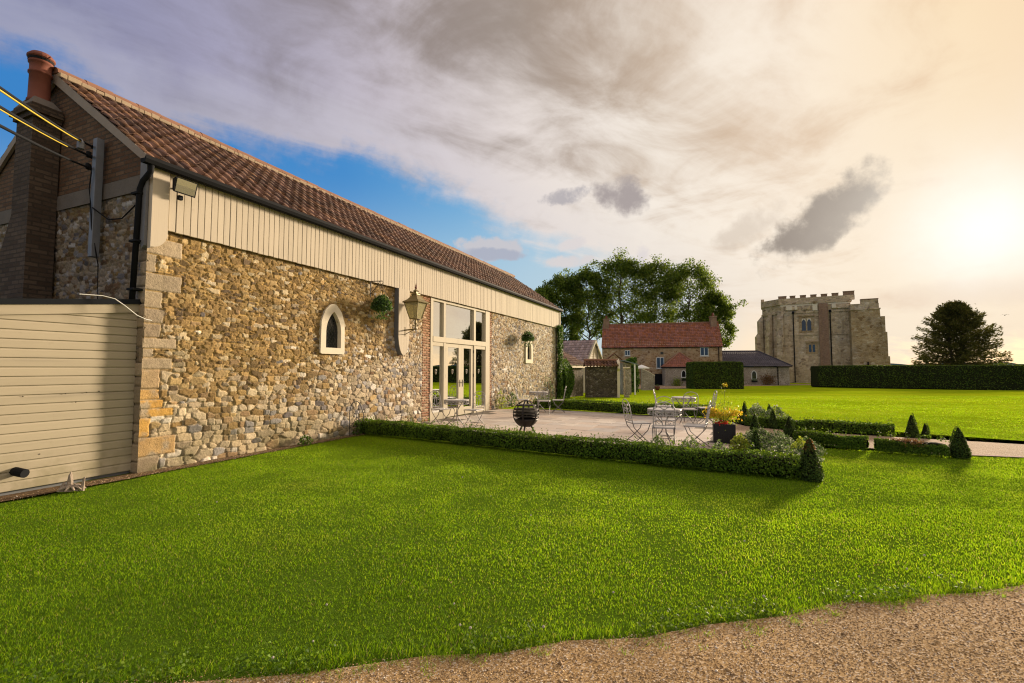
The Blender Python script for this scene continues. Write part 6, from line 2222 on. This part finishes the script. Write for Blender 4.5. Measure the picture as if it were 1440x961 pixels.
for i, (sd, z, px_, py_, rad, lb) in enumerate(((-.13, 5.30, 0, 104, .017, 'topmost overhead cable with a yellow sleeve running to the gable post'), (-.13, 5.13, 0, 131, .017, 'middle overhead cable with a pale yellow stripe'), (-.13, 4.93, 0, 157, .015, 'lowest overhead cable, plain black, running to the gable post'))):
    a = Vector(bw(sd + .02, 1.42, z))
    b = at(px_, py_, 4.3)
    far = b + (b - a) * 1.5
    e = empty('overhead_cable', tuple(a), 0, lb, 'cable', 'overhead cables to the gable')
    pts = []
    for k in range(15):
        t = k / 14
        p = a.lerp(far, t) - a
        p.z -= .25 * t * (1 - t) * 2.2 - 0.0
        pts.append(p)
    MB().tube(pts, rad, 6).build('wire', M['black'], e, smooth=True)
    if i < 2:
        t0, t1 = (.085, .72) if i == 0 else (.16, .72)
        seg = []
        for k in range(9):
            t = t0 + (t1 - t0) * k / 8
            p = a.lerp(far, t) - a
            p.z -= .25 * t * (1 - t) * 2.2 + .020
            seg.append(p)
        MB().tube(seg, .010 if i == 0 else .007, 6).build('sleeve', M['yellow'], e, smooth=True)
    if i == 0:
        p = a.lerp(far, .085) - a
        p.z -= .05
        MB().lathe([(.02, -.13), (.045, -.12), (.045, -.02), (.03, .0), (.02, .03)], 10, tuple(p)).build('insulator', M['steelpost'], e)
    else:
        p = a.lerp(far, .03) - a
        MB().lathe([(.02, -.05), (.035, -.04), (.035, .04), (.02, .05)], 8, tuple(p)).build('clamp', M['black'], e)
wc = empty('loose_cable', bw(-.55, .05, 2.62), BROT, 'thin white cable lying over the shed roof edge to the stone corner', 'cable')
MB().tube([(-.25, .02, .02), (0, -.02, .03), (.14, -.06, .0), (.25, -.10, -.09), (.40, -.13, -.22), (.52, -.14, -.27), (.60, -.14, -.28)], .007, 6).build('wire', M['white'], wc)

# driftwood ornament by the shed
dw = empty('driftwood_stump', (-5.74, 6.28, 0.03), R(20), 'pale jagged driftwood stump standing on the soil before the shed', 'stump')
mb = MB()
for (x0, x1, h_, r0) in ((0, .02, .27, .055), (-.09, -.06, .12, .05), (.17, .20, .18, .035), (.10, .08, .10, .045)):
    mb.tube([(x0, 0, -.02), (x0 + .01, .01, h_ * .45), (x1, -.005, h_ * .85), (x1 + .005, 0, h_)], [r0, r0 * .75, r0 * .42, .012], 7)
for k in range(9):
    a = k * .7 + .3
    L = random.uniform(.14, .26)
    mb.tube([(.04, 0, .05), (.04 + math.cos(a) * L * .5, math.sin(a) * L * .4, .05), (.04 + math.cos(a) * L, math.sin(a) * L * .7, .005)], [.03, .022, .008], 6)
mb.v = [(a + random.uniform(-.006, .006), b + random.uniform(-.006, .006), c + random.uniform(-.006, .006)) for a, b, c in mb.v]
mb.build('wood', M['driftwood'], dw)
dw.scale = (.8, .8, .85)

# wire hoop for a climber on the near wall
q = bw(4.62, -.10, 0)
wh = empty('plant_hoop', q, BROT, 'scrolled iron plant hoop leaning on the barn wall by the hedge end', 'plant support')
mb = MB()
mb.tube([(-.22, -.02, 0)] + [(-.24 * math.cos(t), -.02 + .04 * math.sin(t), .42 + .40 * math.sin(t)) for t in np.linspace(0, math.pi, 12)] + [(.22, -.02, 0)], .011, 6)
for sg in (-1, 1):
    mb.tube([(sg * .20, -.02, .25), (sg * .10, -.02, .32), (0, -.02, .45), (sg * -.02, -.02, .58), (sg * .07, -.02, .62), (sg * .10, -.02, .55), (sg * .05, -.02, .5)], .008, 5)
mb.tube([(-.23, -.02, .22), (.23, -.02, .22)], .008, 5)
mb.tube([(0, -.02, .0), (0, -.02, .45)], .008, 5)
mb.build('frame', M['iron'], wh)

# ------------------------------------------------------------------ patio furniture
def make_chair():
    e = empty('bistro_chair', (0, 0, 0), 0, 'x', 'chair', 'wrought iron bistro chairs on the patio')
    s = MB()
    s.bbox(-.20, .20, -.19, .19, .440, .456, .006)
    s.tube([(-.205, -.19, .442), (-.205, .19, .442), (.205, .19, .442), (.205, -.19, .442), (-.205, -.19, .442)], .012, 6)
    s.build('seat', M['chair'], e)
    for sg in (-1, 1):
        MB().tube([(sg * .205, .175, .44), (sg * .20, .12, .30), (sg * .20, -.02, .17), (sg * .20, -.20, .04), (sg * .20, -.25, 0)], .0092, 6).build('leg', M['chair_dark'], e)
    for sg in (-1, 1):
        MB().tube([(sg * .185, -.20, .46), (sg * .185, -.17, .36), (sg * .185, -.04, .22), (sg * .185, .14, .06), (sg * .185, .22, 0)], .0092, 6).build('leg', M['chair_dark'], e)
    MB().tube([(-.20, -.15, .075), (.20, -.15, .075)], .009, 6).build('stretcher', M['chair_dark'], e)
    b = MB()
    yb = lambda z: -.20 - (z - .45) * .19
    fr = [(-.195, .46), (-.20, .62), (-.195, .82), (-.15, .89), (-.08, .925), (0, .94), (.08, .925), (.15, .89), (.195, .82), (.20, .62), (.195, .46)]
    b.tube([(x, yb(z), z) for x, z in fr], .0098, 6)
    b.tube([(-.198, yb(.80), .80), (-.12, yb(.85), .85), (-.05, yb(.83), .83), (0, yb(.78), .78), (.05, yb(.83), .83), (.12, yb(.85), .85), (.198, yb(.80), .80)], .008, 6)
    bk = b.build('backrest', M['chair'], e)
    c = MB()
    for sg in (-1, 1):
        c.tube([(sg * .005, yb(.78), .78), (sg * .07, yb(.73), .73), (sg * .13, yb(.76), .76), (sg * .14, yb(.70), .70), (sg * .09, yb(.68), .68)], .0072, 5)
        c.tube([(sg * .19, yb(.56), .56), (sg * .12, yb(.60), .60), (sg * .06, yb(.56), .56), (sg * .09, yb(.52), .52), (sg * .13, yb(.55), .55)], .0072, 5)
        c.tube([(sg * .02, yb(.48), .48), (sg * .05, yb(.62), .62), (sg * .015, yb(.76), .76)], .0072, 5)
    c.lathe([(.0, -.012), (.035, -.008), (.04, 0), (.035, .008), (0, .012)], 10, (0, yb(.80), .81))
    c.tube([(-.20, yb(.50), .50), (.20, yb(.50), .50)], .009, 5)
    c.build('scrollwork', M['chair'], bk)
    return e


def make_table():
    e = empty('bistro_table', (0, 0, 0), 0, 'x', 'table', 'round wrought iron bistro tables on the patio')
    t = MB().lathe([(.30, .722), (.335, .724), (.345, .735), (.335, .746), (.01, .748)], 32)
    t.build('tabletop', M['chair'], e)
    s = MB()
    n = 40
    for z in (.632, .718):
        s.tube([(.33 * math.cos(2 * math.pi * k / n), .33 * math.sin(2 * math.pi * k / n), z) for k in range(n + 1)], .007, 5, False)
    for k in range(20):
        a0 = 2 * math.pi * k / 20
        for sg in (0, 1):
            pts = []
            for j in range(7):
                th = j / 6 * math.pi * 1.5 + (0 if sg else math.pi)
                aa = a0 + (math.cos(th) * .05 + (.075 if sg else 0.0))
                pts.append((.33 * math.cos(aa), .33 * math.sin(aa), .675 + math.sin(th) * .035))
            s.tube(pts, .0065, 4)
    s.build('skirt', M['chair'], e)
    for k in range(3):
        a = k * 2.094 + .5
        c, s_ = math.cos(a), math.sin(a)
        MB().tube([(c * r_, s_ * r_, z) for r_, z in ((.26, .72), (.18, .62), (.06, .48), (.03, .38), (.06, .27), (.20, .12), (.27, .04), (.29, .0))], .012, 6).build('leg', M['chair_dark'], e)
    MB().tube([(.045 * math.cos(t), .045 * math.sin(t), .38) for t in np.linspace(0, 6.283, 13)], .010, 6).build('ring', M['chair_dark'], e)
    MB().tube([(.17 * math.cos(t), .17 * math.sin(t), .16) for t in np.linspace(0, 6.283, 19)], .008, 6).build('brace_ring', M['chair_dark'], e)
    return e


PZ = 0.022
proto_c, proto_t = make_chair(), make_table()
used = {'c': False, 't': False}


def place(kind, x, y, rz, label):
    proto = proto_c if kind == 'c' else proto_t
    o = proto if not used[kind] else copy_tree(proto)
    used[kind] = True
    o.location = (x, y, PZ)
    o.rotation_euler = (0, 0, R(rz))
    o['label'] = label


# chair faces +y at rz = 0
place('t', 3.16, 9.98, 10, 'white round iron table of the set nearest the front hedge')
place('c', 2.66, 10.14, -82, 'iron chair at the left of the front table, facing right')
place('c', 2.95, 9.38, -14, 'iron chair on the near side of the front table, its back to the lawn')
place('c', 3.66, 9.62, 62, 'iron chair at the right of the front table near the planter')
place('c', 3.42, 10.75, 165, 'iron chair on the far side of the front table')
place('t', 5.02, 14.05, 40, 'white round iron table of the set by the far hedge')
place('c', 4.60, 14.55, -110, 'iron chair at the left of the far hedge table, facing right')
place('c', 4.93, 13.45, -4, 'iron chair on the near side of the far hedge table')
place('c', 5.62, 13.95, 80, 'iron chair at the right of the far hedge table')
place('t', -1.50, 12.95, 20, 'round iron table outside the glazed doors')
place('c', -2.00, 13.55, -130, 'iron chair at the left of the table outside the glazed doors')
place('c', -1.05, 13.25, 150, 'iron chair at the right of the table outside the glazed doors')
place('t', .95, 17.35, 70, 'round iron table of the set by the far end of the barn')
place('c', 1.12, 16.85, -10, 'iron chair on the near side of the table by the far end of the barn')
place('c', 1.66, 17.35, 85, 'iron chair at the right of the table by the far end of the barn')
place('c', .42, 17.55, -95, 'iron chair at the left of the table by the far end of the barn')

# fire globe: banded iron ball over a bowl on three legs
fp = empty('fire_globe', (.34, 11.62, PZ), 0, 'black iron globe fire pit of banded bars standing on the patio', 'fire pit')
cz_, r0 = .485, .315
bowl = [(0.02, cz_ - r0)] + [(r0 * math.sin(t), cz_ - r0 * math.cos(t)) for t in np.linspace(.15, 1.22, 8)]
bowl += [(a * .965, b) for a, b in bowl[::-1] if a > .05]
MB().lathe(bowl, 28).build('bowl', M['iron'], fp, smooth=True)
for k in range(6):
    a = k * math.pi / 3 + .25
    V, F = [], []
    ts = np.linspace(-1.25, 1.62, 16)
    hw = .019
    for t in ts:
        c, s_ = math.cos(t), math.sin(t)
        for rr in (r0 * 1.0, r0 * 1.035):
            for w in (-hw, hw):
                x, y = rr * c, w * (1 if t < 1.5 else .6)
                V.append((x * math.cos(a) - y * math.sin(a), x * math.sin(a) + y * math.cos(a), cz_ + rr * s_))
    for i in range(len(ts) - 1):
        b = i * 4
        F += [(b, b + 1, b + 5, b + 4), (b + 2, b + 6, b + 7, b + 3), (b, b + 4, b + 6, b + 2), (b + 1, b + 3, b + 7, b + 5)]
    MB().add(V, F).build('rib', M['iron'], fp)
for th in (-.12, .12, .38, .72):
    rr, z = r0 * math.cos(th) * .995, cz_ + r0 * math.sin(th)
    MB().lathe([(rr, z - .016), (rr + .006, z - .016), (rr + .006, z + .016), (rr, z + .016)], 32).build('band', M['iron'], fp)
MB().lathe([(.075, cz_ + r0 * .985), (.05, cz_ + r0 * 1.045), (.02, cz_ + r0 * 1.06)], 16).build('cap', M['iron'], fp)
for k in range(3):
    a = k * 2.094 + 2.35
    MB().tube([(.12 * math.cos(a), .12 * math.sin(a), cz_ - r0 * .86), (.24 * math.cos(a), .24 * math.sin(a), 0)], .024, 8).build('leg', M['iron'], fp)

# bird over the conifer
bd = empty('bird', tuple(at(1413, 443.5, 60)), R(30), 'small dark bird flying in the sky right of the conifer', 'bird')
bm = bmesh.new()
prof = [(-.20, .0), (-.16, .028), (-.06, .055), (.04, .06), (.12, .045), (.17, .032), (.20, .008)]
mbb = MB()
V, F = [], []
for x, r_ in prof:
    for k in range(8):
        t = 2 * math.pi * k / 8
        V.append((x, max(r_, .004) * math.cos(t), max(r_, .004) * .9 * math.sin(t)))
for i in range(len(prof) - 1):
    for k in range(8):
        F.append((i * 8 + k, i * 8 + (k + 1) % 8, (i + 1) * 8 + (k + 1) % 8, (i + 1) * 8 + k))
b0 = len(V)
for sg in (-1, 1):
    n0 = len(V)
    V += [(.08, sg * .03, .02), (-.08, sg * .03, .02), (.10, sg * .20, .12), (-.05, sg * .20, .11), (-.02, sg * .42, .06), (-.07, sg * .40, .05)]
    V += [(a, b, c - .008) for a, b, c in V[n0:n0 + 6]]
    F += [(n0, n0 + 1, n0 + 3, n0 + 2), (n0 + 2, n0 + 3, n0 + 5, n0 + 4), (n0 + 6, n0 + 8, n0 + 9, n0 + 7), (n0 + 8, n0 + 10, n0 + 11, n0 + 9), (n0, n0 + 2, n0 + 8, n0 + 6), (n0 + 2, n0 + 4, n0 + 10, n0 + 8), (n0 + 1, n0 + 7, n0 + 9, n0 + 3), (n0 + 3, n0 + 9, n0 + 11, n0 + 5), (n0 + 4, n0 + 5, n0 + 11, n0 + 10)]
n0 = len(V)
V += [(-.17, -.015, 0), (-.17, .015, 0), (-.30, .05, .005), (-.30, -.05, .005)]
F += [(n0, n0 + 1, n0 + 2, n0 + 3)]
mesh_obj('body', np.array(V), F, M['feather'], bd)
bm.free()

# ------------------------------------------------------------------ grass and gravel in the foreground
def grass():
    bare = [DRIVE, PATIO, PATH, EDGING]
    VV, FF, nv = [], [], 0
    hl = np.array(HEDGE_F)
    for y0, y1, dens, wd, ht in ((1.9, 3.6, 13000, .0030, .024), (3.6, 5.5, 8500, .0040, .022), (5.5, 8.5, 7000, .0056, .021), (8.5, 13.0, 3000, .0085, .021), (13, 21, 900, .013, .022), (21, 32, 260, .020, .022)):
        half = lambda y: 1.08 * y + 1.2
        area = (y1 - y0) * (half(y0) + half(y1))
        n = int(area * dens)
        y = y0 + (y1 - y0) * rng.random(n)
        x = (rng.random(n) * 2 - 1) * half(y1)
        k = np.abs(x) < half(y)
        x, y = x[k], y[k]
        wx = x + .06 * vnoise(x * 3, y * 3, 61, 4, .65)
        wy = y + .11 * vnoise(x * 2.6 + 30, y * 2.6, 62, 4, .7) + .03 * rng.normal(size=len(x)) * (rng.random(len(x)) < .3)
        ok = np.ones(len(x), bool)
        for b in bare:
            ok &= ~inside(wx, wy, b)
        rel = np.stack([x, y], 1) - BC
        s_, d_ = rel @ BA, rel @ BN
        ok &= ~((d_ > -.20) & (s_ < BL + 3) & (s_ > -4))
        # keep out of the beds between the hedges
        ok &= ~inside(x, y, [(4.1, 7.0), (6.05, 10.3), (4.9, 10.6), (3.6, 7.6)])
        ok &= ~inside(x, y, [(6.5, 13.2), (8.5, 13.4), (8.5, 15.6), (6.6, 15.5)])
        x, y = x[ok], y[ok]
        n = len(x)
        # thinner where worn
        tuft = vnoise(x * 2.2, y * 2.2, 63, 3)
        keep = rng.random(n) < .80 + .5 * tuft
        x, y, tuft = x[keep], y[keep], tuft[keep]
        n = len(x)
        edge = np.zeros(n)
        if y0 < 5.5:
            # longer rough fringe beside the drive
            D = np.array(DRIVE[:20])
            dd = np.full(n, 9.0)
            for i in range(len(D) - 1):
                p, q = D[i], D[i + 1]
                v = q - p
                t = np.clip(((x - p[0]) * v[0] + (y - p[1]) * v[1]) / (v @ v), 0, 1)
                dd = np.minimum(dd, np.hypot(x - p[0] - t * v[0], y - p[1] - t * v[1]))
            edge = np.clip(1 - dd / .22, 0, 1)
        h = ht * rng.uniform(.5, 1.15, n) * (1 + .35 * tuft) * (1 + 1.1 * edge)
        w = wd * rng.uniform(.7, 1.3, n)
        a = rng.random(n) * 6.283
        ln = h * rng.uniform(.15, .95, n)
        la = a + rng.normal(size=n) * .8 + 1.2
        g = gz(y)
        z0 = g + vnoise(x * 0.5, y * 0.5, 11, 3) * .010 - .004
        bx, by = np.cos(a) * w / 2, np.sin(a) * w / 2
        lx, ly = np.cos(la) * ln, np.sin(la) * ln
        if y0 < 5.4:
            V = np.stack([np.stack([x - bx, y - by, z0], 1), np.stack([x + bx, y + by, z0], 1),
                          np.stack([x + bx * .8 + lx * .35, y + by * .8 + ly * .35, z0 + h * .62], 1), np.stack([x - bx * .8 + lx * .35, y - by * .8 + ly * .35, z0 + h * .62], 1),
                          np.stack([x + lx, y + ly, z0 + h], 1)], 1).reshape(-1, 3)
            i = np.arange(n) * 5 + nv
            F = np.concatenate([np.stack([i, i + 1, i + 2], 1), np.stack([i, i + 2, i + 3], 1), np.stack([i + 3, i + 2, i + 4], 1)])
        else:
            V = np.stack([np.stack([x - bx, y - by, z0], 1), np.stack([x + bx, y + by, z0], 1), np.stack([x + lx, y + ly, z0 + h], 1)], 1).reshape(-1, 3)
            i = np.arange(n) * 3 + nv
            F = np.stack([i, i + 1, i + 2], 1)
        VV.append(V)
        FF.append(F)
        nv += len(V)
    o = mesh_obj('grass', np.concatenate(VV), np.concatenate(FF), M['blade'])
    tag(o, 'short mown green grass covering the lawn', 'grass', None, 'stuff')


grass()


def tufts():
    V, F = [], []
    for k in range(150):
        x0 = rng.uniform(-2.6, 4.6)
        y0 = np.interp(x0, [p[0] for p in DRIVE[:20]], [p[1] for p in DRIVE[:20]]) - abs(rng.normal()) * .09 + .03
        for j in range(rng.integers(8, 26)):
            x, y = x0 + rng.normal() * .022, y0 + rng.normal() * .022
            a, h = rng.random() * 6.283, rng.uniform(.015, .045)
            w, l = .0018, h * rng.uniform(.3, 1.1)
            b = rng.random() * 6.283
            n = len(V)
            V += [(x - w * math.cos(a), y - w * math.sin(a), .004), (x + w * math.cos(a), y + w * math.sin(a), .004), (x + l * math.cos(b), y + l * math.sin(b), h)]
            F.append((n, n + 1, n + 2))
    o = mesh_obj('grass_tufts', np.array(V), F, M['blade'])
    tag(o, 'stray grass tufts growing into the edge of the gravel drive', 'grass', None, 'stuff')


tufts()


def clover():
    # white clover heads and dandelion-like leaves near the drive
    n = 24
    P = []
    for i in range(n):
        x = rng.uniform(-2.2, 3.6)
        y = np.interp(x, [p[0] for p in DRIVE[:20]], [p[1] for p in DRIVE[:20]]) + abs(rng.normal()) * .35 + .06
        if rng.random() < .35:
            x, y = rng.uniform(-4, 6), rng.uniform(3.2, 7)
        P.append((x, y))
    mb = MB()
    for x, y in P:
        r_ = random.uniform(.006, .010)
        z = random.uniform(.04, .065)
        mb.lathe([(.001, -r_), (r_ * .8, -r_ * .5), (r_, 0), (r_ * .75, r_ * .6), (.001, r_)], 7, (x, y, z))
    o = mb.build('clover_flowers', M['petal'])
    tag(o, 'tiny white clover flowers scattered along the lawn edge', 'flowers', None, 'stuff')
    # broad weeds at the drive edge
    n = 5200
    x = rng.uniform(-4.5, 4.6, n)
    y = np.interp(x, [p[0] for p in DRIVE[:20]], [p[1] for p in DRIVE[:20]]) + np.abs(rng.normal(size=n)) * .13 - .02
    k = vnoise(x * 1.6, y * 0, 17, 3) > -.05
    x, y = x[k], y[k]
    P = np.stack([x, y, rng.uniform(.01, .05, len(x))], 1)
    o = leaf_obj('clover_leaves', P, np.tile((0, -.2, 1), (len(P), 1)), .020, M['box'], aspect=.8)
    tag(o, 'low clover leaves fringing the gravel drive', 'clover', None, 'stuff')


clover()


def pebbles():
    n = 110000
    y = 1.9 + rng.random(n) ** 1.3 * 3.2
    x = (rng.random(n) * 2 - 1) * (1.12 * y + .4)
    wx = x + .04 * vnoise(x * 4, y * 4, 65, 3)
    wy = y + .04 * vnoise(x * 4 + 30, y * 4, 66, 3)
    k = inside(wx, wy - .05 * rng.random(n) ** 2, DRIVE)
    x, y = x[k], y[k]
    x2 = rng.uniform(-.05, 1.0, 5200)
    s2 = rng.uniform(-2.6, 4.8, 5200)
    d2 = -.05 - rng.random(5200) ** 1.4 * .26
    q = BC + BA * s2[:, None] + BN * d2[:, None]
    k2 = rng.random(5200) < np.where(s2 < -.9, .25, .9)
    x, y = np.concatenate([x, q[k2, 0]]), np.concatenate([y, q[k2, 1]])
    n = len(x)
    base = np.array([(1, 0, 0), (0, 1, 0), (-1, 0, 0), (0, -1, 0), (0, 0, 1), (0, 0, -1)], float)
    r_ = np.abs(rng.normal(size=n)) * .0020 + .0024
    r_ = np.where(rng.random(n) < .02, r_ * 2.0, r_)
    sc = np.stack([r_ * rng.uniform(.8, 1.5, n), r_ * rng.uniform(.7, 1.2, n), r_ * rng.uniform(.5, .9, n)], 1)
    a = rng.random(n) * 6.283
    V = base[None] * sc[:, None, :] * rng.uniform(.75, 1.2, (n, 6, 1))
    c, s_ = np.cos(a)[:, None], np.sin(a)[:, None]
    X = V[..., 0] * c - V[..., 1] * s_ + x[:, None]
    Y = V[..., 0] * s_ + V[..., 1] * c + y[:, None]
    Z = V[..., 2] + (.006 + .15 * r_)[:, None] + np.where(y < 5, 0.0, .016)[:, None]
    F = np.array([(0, 1, 4), (1, 2, 4), (2, 3, 4), (3, 0, 4), (1, 0, 5), (2, 1, 5), (3, 2, 5), (0, 3, 5)])
    F = (F[None] + (np.arange(n) * 6)[:, None, None]).reshape(-1, 3)
    o = mesh_obj('pebbles', np.stack([X, Y, Z], -1).reshape(-1, 3), F, M['pebble'])
    tag(o, 'loose tan pebbles on the drive and along the wall foot', 'gravel', None, 'stuff')


pebbles()
